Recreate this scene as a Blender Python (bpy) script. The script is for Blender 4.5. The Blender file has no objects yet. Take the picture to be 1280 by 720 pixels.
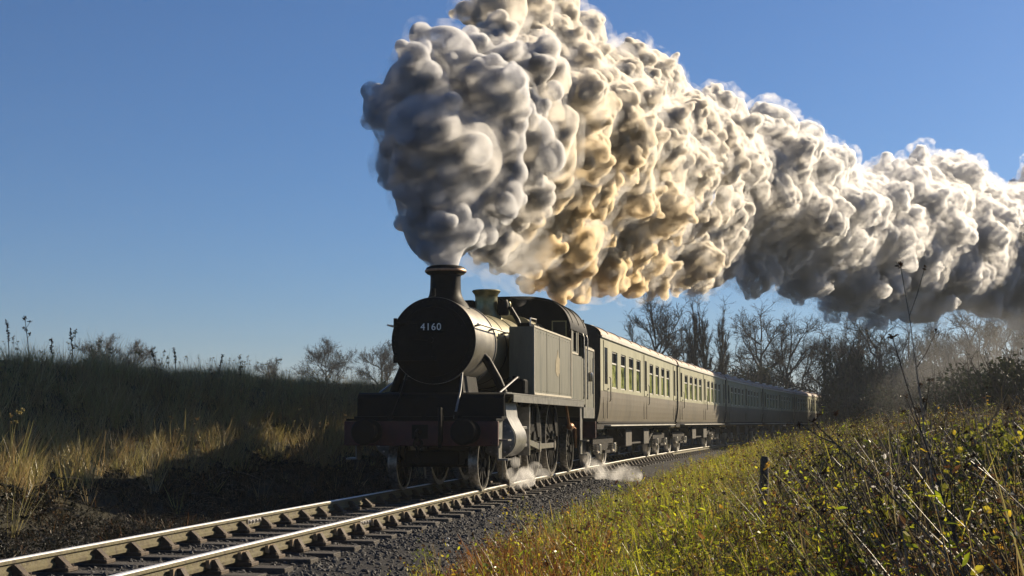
import bpy, bmesh, math, random, os
import numpy as np
from mathutils import Vector, Matrix
R = math.radians
sc = bpy.context.scene
COL = sc.collection

# ---------------------------------------------------------------- camera
cam_d = bpy.data.cameras.new("camera"); cam = bpy.data.objects.new("camera", cam_d); COL.objects.link(cam)
cam.location = (0, 0, 1.2)
cam.rotation_euler = (R(90 + 5.64), 0, 0)
cam_d.sensor_width = 36; cam_d.lens = 47.8
cam_d.clip_start = 0.05; cam_d.clip_end = 3000
sc.camera = cam

# ---------------------------------------------------------------- sky and sun
SUN_AZ = 40.0      # degrees from +X (picture right) towards +Y (away from the camera)
SUN_EL = 25.0
w = bpy.data.worlds.new("World"); sc.world = w; w.use_nodes = True
wn = w.node_tree.nodes; wl = w.node_tree.links; wn.clear()
sky = wn.new('ShaderNodeTexSky'); sky.sky_type = 'NISHITA'; sky.sun_disc = False
sky.sun_elevation = R(SUN_EL)
sky.sun_rotation = R(90 - SUN_AZ)
sky.altitude = 700; sky.air_density = 1.1; sky.dust_density = 0.9; sky.ozone_density = 10.0
bg = wn.new('ShaderNodeBackground'); bg.inputs[1].default_value = 0.05
wo = wn.new('ShaderNodeOutputWorld')
wl.new(sky.outputs[0], bg.inputs[0]); wl.new(bg.outputs[0], wo.inputs[0])
sd = bpy.data.lights.new("sun", 'SUN'); sd.energy = 5.0; sd.angle = R(0.5); sd.color = (1.0, 0.84, 0.61)
so = bpy.data.objects.new("sun", sd); COL.objects.link(so)
sv = Vector((math.cos(R(SUN_AZ)) * math.cos(R(SUN_EL)), math.sin(R(SUN_AZ)) * math.cos(R(SUN_EL)), math.sin(R(SUN_EL))))
so.rotation_euler = (-sv).to_track_quat('-Z', 'Y').to_euler()
sc.view_settings.view_transform = 'Standard'; sc.view_settings.look = 'None'
sc.view_settings.exposure = 0.85; sc.view_settings.gamma = 1.0
sc.render.engine = 'CYCLES'
cy = sc.cycles
cy.use_denoising = True
try: cy.denoiser = 'OPENIMAGEDENOISE'
except Exception: pass
cy.max_bounces = 8; cy.diffuse_bounces = 3; cy.glossy_bounces = 3; cy.transmission_bounces = 4
cy.volume_bounces = 2; cy.transparent_max_bounces = 12
cy.use_adaptive_sampling = True; cy.adaptive_threshold = 0.02
cy.sample_clamp_indirect = 6

# ---------------------------------------------------------------- helpers
rng = random.Random(7)
def col(h):
    """linear colour from an 8-bit sRGB triple"""
    return tuple(((c / 255) / 12.92 if c / 255 <= 0.04045 else ((c / 255 + 0.055) / 1.055) ** 2.4) for c in h) + (1,)

class NT:
    def __init__(s, name):
        s.m = bpy.data.materials.new(name); s.m.use_nodes = True
        s.n = s.m.node_tree.nodes; s.l = s.m.node_tree.links; s.n.clear()
        s.out = s.n.new('ShaderNodeOutputMaterial')
    def node(s, t, **kw):
        n = s.n.new(t)
        for k, v in kw.items():
            if k.startswith('i_'):
                key = k[2:]; key = int(key) if key.isdigit() else key.replace('_', ' ')
                if isinstance(v, tuple) and len(v) == 2 and hasattr(v[0], 'outputs'): s.l.new(v[0].outputs[v[1]], n.inputs[key])
                elif hasattr(v, 'outputs'): s.l.new(v.outputs[0], n.inputs[key])
                else: n.inputs[key].default_value = v
            else: setattr(n, k, v)
        return n
    def ramp(s, fac, stops, interp='LINEAR'):
        r = s.n.new('ShaderNodeValToRGB'); r.color_ramp.interpolation = interp
        e = r.color_ramp.elements
        while len(e) > 1: e.remove(e[-1])
        e[0].position = stops[0][0]; e[0].color = stops[0][1]
        for p, c in stops[1:]:
            x = e.new(p); x.color = c
        s.l.new(fac.outputs[0], r.inputs[0]); return r

def noisy(name, c1, c2, scale=5, rough=0.7, bump=0.0, metallic=0.0, detail=6, c3=None, rough2=None, bscale=None, coords='Object', spec=None, stretch=None, bdist=0.02):
    """base colour wandering between two or three tones, with a fine relief"""
    t = NT(name)
    tc = t.node('ShaderNodeTexCoord'); src = (tc, 3 if coords == 'Object' else 0)
    mp = t.node('ShaderNodeMapping', i_0=src)
    if stretch: mp.inputs[3].default_value = stretch
    nz = t.node('ShaderNodeTexNoise', i_Vector=mp, i_Scale=scale, i_Detail=detail, i_Roughness=0.62)
    st = [(0.32, c1), (0.68, c2)] if c3 is None else [(0.3, c1), (0.5, c2), (0.7, c3)]
    rp = t.ramp(nz, st)
    b = t.node('ShaderNodeBsdfPrincipled', i_Base_Color=rp, i_Roughness=rough, i_Metallic=metallic)
    if spec is not None: b.inputs['Specular IOR Level'].default_value = spec
    if rough2 is not None:
        mr = t.node('ShaderNodeMapRange', i_0=nz); mr.inputs[3].default_value = rough; mr.inputs[4].default_value = rough2
        t.l.new(mr.outputs[0], b.inputs['Roughness'])
    if bump:
        n2 = t.node('ShaderNodeTexNoise', i_Vector=mp, i_Scale=bscale or scale * 4, i_Detail=5)
        bp = t.node('ShaderNodeBump', i_Height=n2, i_Strength=bump, i_Distance=bdist)
        t.l.new(bp.outputs[0], b.inputs['Normal'])
    t.l.new(b.outputs[0], t.out.inputs[0]); return t.m

def plain(name, c, rough=0.5, metallic=0.0, spec=None):
    t = NT(name); b = t.node('ShaderNodeBsdfPrincipled', i_Base_Color=c, i_Roughness=rough, i_Metallic=metallic)
    if spec is not None: b.inputs['Specular IOR Level'].default_value = spec
    t.l.new(b.outputs[0], t.out.inputs[0]); return t.m

def tag(o, label=None, cat=None, group=None, kind=None):
    if label: o['label'] = label
    if cat: o['category'] = cat
    if group: o['group'] = group
    if kind: o['kind'] = kind
    return o

def empty(name, loc=(0, 0, 0), rz=0, parent=None):
    o = bpy.data.objects.new(name, None); COL.objects.link(o); o.location = loc; o.rotation_euler = (0, 0, rz)
    o.empty_display_size = 0.2
    if parent: o.parent = parent
    return o

def np_mesh(name, V, F, mat=None, parent=None, smooth=False, n=None):
    """mesh object out of numpy arrays; every face has the same number n of corners"""
    V = np.asarray(V, dtype=np.float32); F = np.asarray(F, dtype=np.int32); k = F.shape[1]
    me = bpy.data.meshes.new(name)
    me.vertices.add(len(V)); me.vertices.foreach_set('co', V.ravel())
    me.loops.add(F.size); me.loops.foreach_set('vertex_index', F.ravel())
    me.polygons.add(len(F)); me.polygons.foreach_set('loop_start', np.arange(0, F.size, k, dtype=np.int32))
    if smooth: me.polygons.foreach_set('use_smooth', np.ones(len(F), dtype=bool))
    me.update(calc_edges=True)
    if mat: me.materials.append(mat)
    o = bpy.data.objects.new(name, me); COL.objects.link(o)
    if parent: o.parent = parent
    return o

class MB:
    """collects shapes, then links them as one mesh object"""
    def __init__(s): s.v = []; s.f = []; s.sm = []
    def add(s, vs, fs, smooth=False):
        b = len(s.v); s.v += [tuple(p) for p in vs]; s.f += [tuple(i + b for i in f) for f in fs]; s.sm += [smooth] * len(fs); return s
    def box(s, x0, x1, y0, y1, z0, z1, ch=0.0):
        if ch <= 0:
            vs = [(x, y, z) for z in (z0, z1) for y in (y0, y1) for x in (x0, x1)]
            return s.add(vs, [(0, 2, 3, 1), (4, 5, 7, 6), (0, 1, 5, 4), (2, 6, 7, 3), (0, 4, 6, 2), (1, 3, 7, 5)])
        bm = bmesh.new(); bmesh.ops.create_cube(bm, size=1)
        for v in bm.verts: v.co = Vector(((x0 + x1) / 2 + v.co.x * (x1 - x0), (y0 + y1) / 2 + v.co.y * (y1 - y0), (z0 + z1) / 2 + v.co.z * (z1 - z0)))
        bmesh.ops.bevel(bm, geom=bm.edges[:], offset=ch, segments=1, affect='EDGES')
        bm.verts.index_update(); s.add([v.co[:] for v in bm.verts], [[v.index for v in f.verts] for f in bm.faces]); bm.free(); return s
    def prism(s, poly, a0, a1, axis='y', smooth=False):
        """poly: 2-D outline; extruded along axis from a0 to a1. axis y: (x,z); axis x: (y,z); axis z: (x,y)"""
        def P(p, a):
            return (p[0], a, p[1]) if axis == 'y' else (a, p[0], p[1]) if axis == 'x' else (p[0], p[1], a)
        n = len(poly); vs = [P(p, a0) for p in poly] + [P(p, a1) for p in poly]
        b = len(s.v); s.v += vs
        s.f.append(tuple(b + i for i in range(n))); s.f.append(tuple(b + n + i for i in reversed(range(n)))); s.sm += [False] * 2
        for i in range(n):
            j = (i + 1) % n; s.f.append((b + i, b + n + i, b + n + j, b + j)); s.sm.append(smooth)
        return s
    def tube(s, pts, r, n=8, caps=True, smooth=True):
        pts = [Vector(p) for p in pts]; rs = r if isinstance(r, (list, tuple)) else [r] * len(pts)
        b = len(s.v); up = None
        for i, p in enumerate(pts):
            d = (pts[min(i + 1, len(pts) - 1)] - pts[max(i - 1, 0)])
            d = d.normalized() if d.length > 1e-9 else Vector((0, 0, 1))
            if up is None: up = d.orthogonal().normalized()
            u = (up - d * up.dot(d)); u = u.normalized() if u.length > 1e-6 else d.orthogonal().normalized(); up = u
            w_ = d.cross(u)
            for k in range(n):
                a = 2 * math.pi * k / n; s.v.append(tuple(p + (u * math.cos(a) + w_ * math.sin(a)) * rs[i]))
        for i in range(len(pts) - 1):
            for k in range(n):
                k2 = (k + 1) % n; s.f.append((b + i * n + k, b + i * n + k2, b + (i + 1) * n + k2, b + (i + 1) * n + k)); s.sm.append(smooth)
        if caps:
            s.f.append(tuple(b + k for k in reversed(range(n)))); s.f.append(tuple(b + (len(pts) - 1) * n + k for k in range(n))); s.sm += [False, False]
        return s
    def lathe(s, prof, origin=(0, 0, 0), axis='z', n=24, smooth=True, closed=False):
        """prof: [(radius, distance along axis)]"""
        o = Vector(origin); b = len(s.v)
        for (r, h) in prof:
            for k in range(n):
                a = 2 * math.pi * k / n; c, d = r * math.cos(a), r * math.sin(a)
                q = (c, d, h) if axis == 'z' else (c, h, d) if axis == 'y' else (h, c, d)
                s.v.append(tuple(o + Vector(q)))
        m = len(prof); L = m if closed else m - 1
        for i in range(L):
            i2 = (i + 1) % m
            for k in range(n):
                k2 = (k + 1) % n; s.f.append((b + i * n + k, b + i * n + k2, b + i2 * n + k2, b + i2 * n + k)); s.sm.append(smooth)
        if not closed:
            if prof[0][0] > 1e-4: s.f.append(tuple(b + k for k in range(n))); s.sm.append(False)
            if prof[-1][0] > 1e-4: s.f.append(tuple(b + (m - 1) * n + k for k in range(n))); s.sm.append(False)
        return s
    def build(s, name, mat=None, parent=None, loc=None, rot=None):
        me = bpy.data.meshes.new(name); me.from_pydata(s.v, [], s.f)
        me.polygons.foreach_set('use_smooth', s.sm); me.validate()
        bm = bmesh.new(); bm.from_mesh(me); bmesh.ops.recalc_face_normals(bm, faces=bm.faces)
        for e in bm.edges:
            if len(e.link_faces) == 2 and e.calc_face_angle(0) > 0.7: e.smooth = False
        bm.to_mesh(me); bm.free(); me.update()
        if mat: me.materials.append(mat)
        o = bpy.data.objects.new(name, me); COL.objects.link(o)
        if parent: o.parent = parent
        if loc: o.location = loc
        if rot: o.rotation_euler = rot
        return o

def kids(o): return [c for c in bpy.data.objects if c.parent == o]
def copy_tree(o, parent=None, _map=None):
    if _map is None:
        _map = {}
        for x in bpy.data.objects:
            if x.parent: _map.setdefault(x.parent.name, []).append(x)
    c = o.copy(); COL.objects.link(c)
    if parent is not None: c.parent = parent; c.matrix_parent_inverse = o.matrix_parent_inverse.copy()
    for ch in _map.get(o.name, []): copy_tree(ch, c, _map)
    return c
# ---------------------------------------------------------------- the line of the railway
TH0, KAPPA, P0X, P0Y = .194, .0015, -1.66, 22.9
def track(s, d=0.0):
    th = TH0 + KAPPA * s
    X = P0X + (-math.cos(th) + math.cos(TH0)) / KAPPA; Y = P0Y + (math.sin(th) - math.sin(TH0)) / KAPPA
    return X + math.cos(th) * d, Y - math.sin(th) * d, th
CX, CY = P0X + math.cos(TH0) / KAPPA, P0Y - math.sin(TH0) / KAPPA
def sd_of(X, Y):
    """(s, d) of a world point; d > 0 on the camera side"""
    dx, dy = X - CX, Y - CY; r = np.hypot(dx, dy)
    th = np.arctan2(dy, -dx)
    return (th - TH0) / KAPPA, 1 / KAPPA - r
PROF = np.array([(-900, 12), (-400, 10), (-150, 6.6), (-60, 4.0), (-20, 2.9), (-11, 2.75), (-9.4, 2.75), (-8.2, 2.5), (-6.5, 1.75), (-5.2, .95), (-4.2, .3), (-3.3, -.16), (-2.6, -.33), (-1.75, -.24), (0, -.215), (1.75, -.24),
                 (2.5, -.36), (3.2, -.34), (4.2, -.22), (5.5, -.12), (7.0, .1), (10, .55), (15, 1.0), (30, 1.2), (60, 1.0), (120, 1.2), (300, 3), (660, 6)])
def _h(X, Y):
    a = np.sin(X * 1.7 + 1.3 * np.sin(Y * .9)) * np.cos(Y * 1.3 + X * .4); b = np.sin(X * .43 + Y * .31) * np.cos(Y * .27 - X * .2)
    c = np.sin(X * 5.1 + Y * 3.3) * np.sin(Y * 4.7 - X * 2.1)
    return a, b, c
def ground_z(X, Y, sd=None):
    s, d = sd if sd is not None else sd_of(X, Y)
    z = np.interp(d, PROF[:, 0], PROF[:, 1]); a, b, c = _h(X, Y)
    wgt = np.clip((np.abs(d) - 2.6) / 2.0, 0, 1)
    crest = 1 + np.clip(np.sin(s * .11 + 1.2), -1, 1) * .04 * (d < -7)
    crest = crest * np.where(d < -4, np.interp(s, [-20, 5, 40], [.74, .80, 1.0]), 1)
    return z * crest + wgt * (.06 * a + .14 * b + .02 * c) + .012 * c + .01 * a

ss = np.concatenate([np.linspace(-420, -40, 24), np.arange(-38, 60, .35), np.linspace(60.5, 160, 90), np.linspace(165, 900, 50)])
dd = np.concatenate([[-900, -700, -500, -300, -180, -110, -70, -45, -32, -25, -20, -16, -13.5], np.arange(-12, 12, .2), np.linspace(12.2, 30, 40), [34, 40, 50, 65, 85, 120, 180, 260, 380, 500, 640]])
SS, DD = np.meshgrid(ss, dd, indexing='ij'); TT = TH0 + KAPPA * SS
GX = P0X + (-np.cos(TT) + math.cos(TH0)) / KAPPA + np.cos(TT) * DD; GY = P0Y + (np.sin(TT) - math.sin(TH0)) / KAPPA - np.sin(TT) * DD
GZ = ground_z(GX, GY, (SS, DD)) - .001 * np.maximum(np.abs(DD) - 200, 0) * 0
nI, nJ = SS.shape; idx = np.arange(nI * nJ).reshape(nI, nJ)
Fg = np.stack([idx[:-1, :-1], idx[1:, :-1], idx[1:, 1:], idx[:-1, 1:]], -1).reshape(-1, 4)[:, ::-1]

def ground_material():
    t = NT('ground_soil'); tc = t.node('ShaderNodeTexCoord')
    at = t.node('ShaderNodeAttribute', attribute_name='across')      # signed distance from the track centre
    n1 = t.node('ShaderNodeTexNoise', i_Vector=(tc, 3), i_Scale=1.1, i_Detail=8, i_Roughness=.65)
    n2 = t.node('ShaderNodeTexNoise', i_Vector=(tc, 3), i_Scale=22, i_Detail=6, i_Roughness=.7)
    ash = t.ramp(n2, [(.3, (.007, .007, .008, 1)), (.55, (.020, .019, .020, 1)), (.74, (.06, .056, .054, 1))])
    earth = t.ramp(n1, [(.3, (.016, .014, .009, 1)), (.5, (.032, .029, .013, 1)), (.7, (.055, .043, .02, 1))])
    ab = t.node('ShaderNodeMath', operation='ABSOLUTE', i_0=(at, 2))
    ad = t.node('ShaderNodeMath', operation='ADD', i_0=ab, i_1=n1)
    mr = t.node('ShaderNodeMapRange', i_0=ad, i_1=3.0, i_2=4.3)
    mx = t.node('ShaderNodeMixRGB', i_0=mr, i_1=ash, i_2=earth)
    bp = t.node('ShaderNodeBump', i_Height=n2, i_Strength=.7, i_Distance=.05)
    b = t.node('ShaderNodeBsdfPrincipled', i_Base_Color=mx, i_Roughness=.9, i_Normal=bp); b.inputs['Specular IOR Level'].default_value = .25
    t.l.new(b.outputs[0], t.out.inputs[0]); return t.m
ground = np_mesh('ground', np.stack([GX, GY, GZ], -1).reshape(-1, 3), Fg, ground_material(), smooth=True)
at = ground.data.attributes.new('across', 'FLOAT', 'POINT'); at.data.foreach_set('value', DD.ravel().astype(np.float32))
tag(ground, kind='structure')
# ---------------------------------------------------------------- railway track
m_railtop = noisy('rail_steel', (.040, .028, .014, 1), (.12, .10, .045, 1), scale=9, rough=.55, rough2=.75, bump=.3, c3=(.075, .068, .025, 1))
m_railglint = noisy('glint_white_rail_head', (.80, .78, .74, 1), (.92, .90, .86, 1), scale=30, rough=.38, rough2=.5, metallic=.45)  # white mixed into the steel colour stands in for the sun glint
m_chair = noisy('rusty_cast_iron', (.03, .02, .013, 1), (.10, .068, .04, 1), scale=25, rough=.75, bump=.4)
m_key = noisy('oak_key', (.16, .11, .06, 1), (.34, .26, .16, 1), scale=30, rough=.7, bump=.3)
m_sleeper = noisy('creosoted_sleeper', (.018, .016, .014, 1), (.07, .06, .05, 1), scale=14, rough=.8, bump=.6, stretch=(1.2, 9, 4), c3=(.045, .04, .03, 1))
m_bolt = noisy('worn_bright_steel', (.45, .42, .38, 1), (.75, .72, .68, 1), scale=30, rough=.35, metallic=.9)
line = empty('railway_track', (track(0)[0], track(0)[1], -.2)); tag(line, 'single railway line of bullhead rails in chairs on dark ash ballast', None, None, 'structure')
LM = line.matrix_basis.inverted() if False else Matrix.Translation((-track(0)[0], -track(0)[1], .2))
def onl(o): o.parent = line; o.matrix_parent_inverse = LM; return o
def sweep(prof, s0, s1, d, step, name, mat, top=None):
    n = max(2, int((s1 - s0) / step) + 1); V = []; k = len(prof)
    for i in range(n):
        s = s0 + (s1 - s0) * i / (n - 1)
        for (u, z) in prof:
            X, Y, th = track(s, d + u); V.append((X, Y, z))
    F = [(i * k + j, i * k + (j + 1) % k, (i + 1) * k + (j + 1) % k, (i + 1) * k + j) for i in range(n - 1) for j in range(k)]
    me = bpy.data.meshes.new(name); me.from_pydata(V, [], F + [tuple(range(k))[::-1], tuple(range((n - 1) * k, n * k))])
    bm = bmesh.new(); bm.from_mesh(me); bmesh.ops.recalc_face_normals(bm, faces=bm.faces); bm.to_mesh(me); bm.free()
    me.materials.append(mat)
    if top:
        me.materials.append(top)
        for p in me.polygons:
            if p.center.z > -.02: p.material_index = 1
    o = bpy.data.objects.new(name, me); COL.objects.link(o); return onl(o)
RAILP = [(-.034, -.146), (.034, -.146), (.036, -.115), (.010, -.100), (.010, -.052), (.036, -.040), (.036, -.010), (.026, -.001), (.012, 0), (-.012, 0), (-.026, -.001), (-.036, -.010), (-.036, -.040), (-.010, -.052), (-.010, -.100), (-.036, -.115)]
G = .752
JOINTS = [-41.8, -23.5, -5.2, 13.1, 31.4, 49.7, 68, 104, 158, 215]
for a, b in zip(JOINTS[:-1], JOINTS[1:]):
    for d in (-G, G): sweep(RAILP, a + .004, b - .004, d, .6 if b < 60 else 1.5, 'rail', m_railtop, m_railglint)
# fishplated joints
for s in JOINTS[1:5]:
    for d in (-G, G):
        for side in (-1, 1):
            X, Y, th = track(s, d); mb = MB(); mb.box(side * .012, side * .030, -.23, .23, -.112, -.046, .004)
            f = mb.build('fishplate', m_bolt, None, (X, Y, 0), (0, 0, -th)); onl(f)
            mb = MB()
            for q in (-.17, -.06, .06, .17):
                mb.lathe([(.0, side * .052), (.014, side * .052), (.014, side * .048), (.022, side * .046), (.022, side * .031)], (0, q, -.078), 'x', 6, smooth=False)
            bo = mb.build('bolt', m_bolt, f)
# sleepers and chairs
sl = MB(); sl.box(-1.29, 1.29, -.127, .127, -.33, -.192, .008)
sl0 = sl.build('sleeper', m_sleeper)
def chair_mesh(inner):
    mb = MB(); mb.box(-.19, .19, -.10, .10, -.191, -.150, .008)
    o = inner
    mb.prism([(o * .012, -.150), (o * .016, -.06), (o * .05, -.05), (o * .10, -.09), (o * .165, -.15)], -.042, .042)       # inner jaw
    mb.prism([(-o * .07, -.150), (-o * .075, -.055), (-o * .105, -.055), (-o * .165, -.15)], -.045, .045)                   # outer jaw
    for y in (-.065, .065): mb.lathe([(.018, -.150), (.018, -.128), (0, -.122)], (o * .145, y, 0), 'z', 6, False); mb.lathe([(.018, -.150), (.018, -.128), (0, -.122)], (-o * .145, y, 0), 'z', 6, False)
    return mb
key0 = {}
chairs0 = {}
for o in (-1, 1):
    c = chair_mesh(o).build('chair', m_chair); chairs0[o] = c
    kb = MB(); kb.prism([(-o * .038, -.125), (-o * .036, -.055), (-o * .072, -.052), (-o * .072, -.130)], -.10, .11); key0[o] = kb.build('key', m_key, c)
S_NEAR, S_FAR = -16.0, 34.0
first = True; rs = random.Random(3); far_mb = MB(); rest = []
s = -30.0; firstc = {-1: True, 1: True}; used_sl = False
while s < 215:
    if any(abs(s - j) < .36 for j in JOINTS): s += 0
    X, Y, th = track(s); jit = rs.uniform(-.012, .012); yaw = rs.uniform(-.012, .012)
    if S_NEAR < s < S_FAR:
        o = sl0 if not used_sl else sl0.copy()
        if used_sl: COL.objects.link(o)
        used_sl = True; o.location = (X, Y, jit * .4); o.rotation_euler = (0, rs.uniform(-.004, .004), -th + yaw); onl(o)
        for k in (-1, 1):
            src = chairs0[k]
            if firstc[k]: c = src; ky = key0[k]; firstc[k] = False
            else: c = src.copy(); COL.objects.link(c); ky = key0[k].copy(); COL.objects.link(ky); ky.parent = c
            # inner jaw faces the track centre: chair -1 sits on the camera side rail
            x2, y2, _ = track(s, -k * G); c.location = (x2, y2, 0); c.rotation_euler = (0, 0, -th); onl(c); ky.location = (0, rs.uniform(-.02, .02), 0)
    else: rest.append((s, X, Y, th))
    s += .76
mb = MB()
for (s, X, Y, th) in rest:
    q = MB(); q.box(-1.29, 1.29, -.127, .127, -.33, -.192)
    for d in (-G, G): q.box(d - .17, d + .17, -.09, .09, -.192, -.13)
    c_, s_ = math.cos(-th), math.sin(-th)
    mb.add([(X + a * c_ - b * s_, Y + a * s_ + b * c_, z) for a, b, z in q.v], q.f)
o = mb.build('distant_sleepers', m_sleeper); onl(o); o['kind'] = 'stuff'
# ---------------------------------------------------------------- wall with real openings
def wall_grid(mb, x, y0, y1, z0, z1, holes, depth=.05, sgn=1):
    """flat wall at local x spanning y0..y1, z0..z1 with rectangular holes (ya, yb, za, zb) and reveals going inwards by depth"""
    ys = sorted({y0, y1, *[h[0] for h in holes], *[h[1] for h in holes]}); zs = sorted({z0, z1, *[h[2] for h in holes], *[h[3] for h in holes]})
    for i in range(len(ys) - 1):
        for j in range(len(zs) - 1):
            cy_, cz_ = (ys[i] + ys[i + 1]) / 2, (zs[j] + zs[j + 1]) / 2
            if any(h[0] < cy_ < h[1] and h[2] < cz_ < h[3] for h in holes): continue
            mb.add([(x, ys[i], zs[j]), (x, ys[i + 1], zs[j]), (x, ys[i + 1], zs[j + 1]), (x, ys[i], zs[j + 1])], [(0, 1, 2, 3)])
    xi = x - sgn * depth
    for (a, b, c, d) in holes:
        for p, q in (((a, c), (b, c)), ((b, c), (b, d)), ((b, d), (a, d)), ((a, d), (a, c))):
            mb.add([(x, p[0], p[1]), (x, q[0], q[1]), (xi, q[0], q[1]), (xi, p[0], p[1])], [(0, 1, 2, 3)])

# ---------------------------------------------------------------- steam locomotive (local: x to the sunny side, y back along the train, z up from rail head)
m_black = noisy('grimy_black_paint', (.003, .003, .003, 1), (.010, .009, .008, 1), scale=3, rough=.4, rough2=.65, bump=.12, bscale=26, c3=(.005, .005, .0045, 1), bdist=.01, spec=.08)
m_boiler = noisy('sheen_green_boiler_paint', (.20, .19, .12, 1), (.34, .31, .21, 1), scale=2.2, rough=.30, rough2=.42, bump=.08, bscale=14, bdist=.01, metallic=.6)  # pale metallic base put in for the sunlit sheen of the boiler
m_smokebox = noisy('sheen_grey_smokebox_paint', (.16, .15, .13, 1), (.30, .28, .24, 1), scale=2.5, rough=.34, rough2=.46, bump=.12, bscale=20, bdist=.01, metallic=.65)  # barrel lightened for its sunlit sheen, unlike the black front
m_tank = noisy('glare_green_tank_paint', (.030, .036, .022, 1), (.12, .115, .08, 1), scale=2.0, rough=.42, rough2=.65, bump=.12, c3=(.06, .065, .042, 1), bscale=5, stretch=(1, 1.6, .22), bdist=.01)  # green lightened to olive-grey for the sun glare; streaks are weathering
m_red = noisy('faded_red_beam_paint', (.035, .005, .004, 1), (.07, .010, .006, 1), scale=5, rough=.6, bump=.2)
m_tyre = noisy('bright_worn_tyre', (.10, .095, .085, 1), (.35, .33, .3, 1), scale=18, rough=.42, metallic=.9)
m_rod = noisy('oiled_bright_rod', (.30, .29, .27, 1), (.55, .53, .50, 1), scale=10, rough=.33, metallic=.85)
m_copper = noisy('tarnished_copper', (.25, .13, .07, 1), (.45, .25, .14, 1), scale=9, rough=.4, metallic=.8)
m_brass = noisy('dulled_brass_casing', (.16, .15, .07, 1), (.30, .27, .14, 1), scale=8, rough=.35, metallic=.7)
m_white = plain('white_number_paint', (.75, .75, .72, 1), .5)
m_edge = noisy('cream_lining', (.40, .37, .28, 1), (.55, .5, .4, 1), scale=9, rough=.5)
m_glass_dark = plain('cab_glass', (.02, .025, .025, 1), .08)
m_emblem = noisy('faded_gilt_emblem', (.16, .13, .07, 1), (.34, .28, .16, 1), scale=14, rough=.5)
m_plate = noisy('footplate_edge_paint', (.10, .10, .09, 1), (.26, .25, .22, 1), scale=6, rough=.38, bump=.15)
m_strut = noisy('highlit_strut_steel', (.10, .10, .09, 1), (.3, .29, .27, 1), scale=5, rough=.4, metallic=.5)
m_wheel = noisy('dirty_wheel_centre', (.004, .004, .004, 1), (.014, .012, .010, 1), scale=12, rough=.6, bump=.2, spec=.1)

a_, b_ = track(0), track(12.4)
th_l = math.atan2(b_[0] - a_[0], b_[1] - a_[1])
loco = empty('steam_locomotive', (a_[0], a_[1], 0), -th_l)
tag(loco, 'black and green tank locomotive number 4160 pulling the train under its tall steam plume', 'locomotive')

def wheel(parent, x, y, r, spokes, name='driving_wheel', width=.14, crank=None, side=1):
    """spoked wheel, thing part: wheel centre mesh, with a tyre as its own sub-part"""
    mb = MB(); n = 36
    mb.lathe([(r * .86, -width * .4), (r * .925, -width * .4), (r * .925, width * .4), (r * .86, width * .4)], (0, 0, 0), 'x', n, closed=True)
    mb.lathe([(0, -width * .7), (r * .17, -width * .7), (r * .17, width * .7), (0, width * .7)], (0, 0, 0), 'x', 16)
    for k in range(spokes):
        a = 2 * math.pi * k / spokes; c, s_ = math.cos(a), math.sin(a); w1, w2 = .035, .026
        v = []
        for (rr, ww, t) in ((r * .12, w1, .05), (r * .88, w2, .03)):
            for (u, tt) in ((-ww, -t), (ww, -t), (ww, t), (-ww, t)): v.append((tt, rr * c - u * s_, rr * s_ + u * c))
        mb.add(v, [(0, 1, 5, 4), (1, 2, 6, 5), (2, 3, 7, 6), (3, 0, 4, 7)])
    if crank is not None:
        a0 = crank + math.pi; P = [(r * .86 * math.cos(a0 + t), r * .86 * math.sin(a0 + t)) for t in np.linspace(-.55, .55, 9)]
        P += [(r * .5 * math.cos(a0 + .5), r * .5 * math.sin(a0 + .5)), (r * .5 * math.cos(a0 - .5), r * .5 * math.sin(a0 - .5))]
        mb.prism(P, side * width * .2, side * width * .62, 'x')
        mb.lathe([(0, side * width * .3), (.13, side * width * .3), (.13, side * width * 1.3), (0, side * width * 1.3)], (0, .33 * math.cos(crank), .33 * math.sin(crank)), 'x', 16)
    w_ = mb.build(name, m_wheel, parent, (x, y, r))
    t = MB(); q = -side
    t.lathe([(r * .925, -width * .5), (r * 1.0, -width * .5), (r * 1.0, width * .5), (r * .925, width * .5)], (0, 0, 0), 'x', 48, closed=True)
    t.lathe([(r * .93, q * width * .5), (r * 1.033, q * width * .5), (r * 1.033, q * width * .72), (r * .93, q * width * .72)], (0, 0, 0), 'x', 48, closed=True)
    t.build('tyre', m_tyre, w_); return w_

CR = R(212)
for sd_ in (1, -1):
    wheel(loco, sd_ * .75, 1.75, .483, 9, 'pony_wheel', side=sd_)
    for y in (4.32, 6.53, 8.81): wheel(loco, sd_ * .75, y, .864, 17, 'driving_wheel', crank=CR if sd_ > 0 else CR + math.pi / 2, side=sd_)
    wheel(loco, sd_ * .75, 11.33, .559, 10, 'trailing_wheel', side=sd_)
for y, r in ((1.75, .483), (4.32, .864), (6.53, .864), (8.81, .864), (11.33, .559)): mb = MB(); mb.lathe([(.085, -.68), (.085, .68)], (0, y, r), 'x', 12); mb.build('axle', m_wheel, loco)

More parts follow.
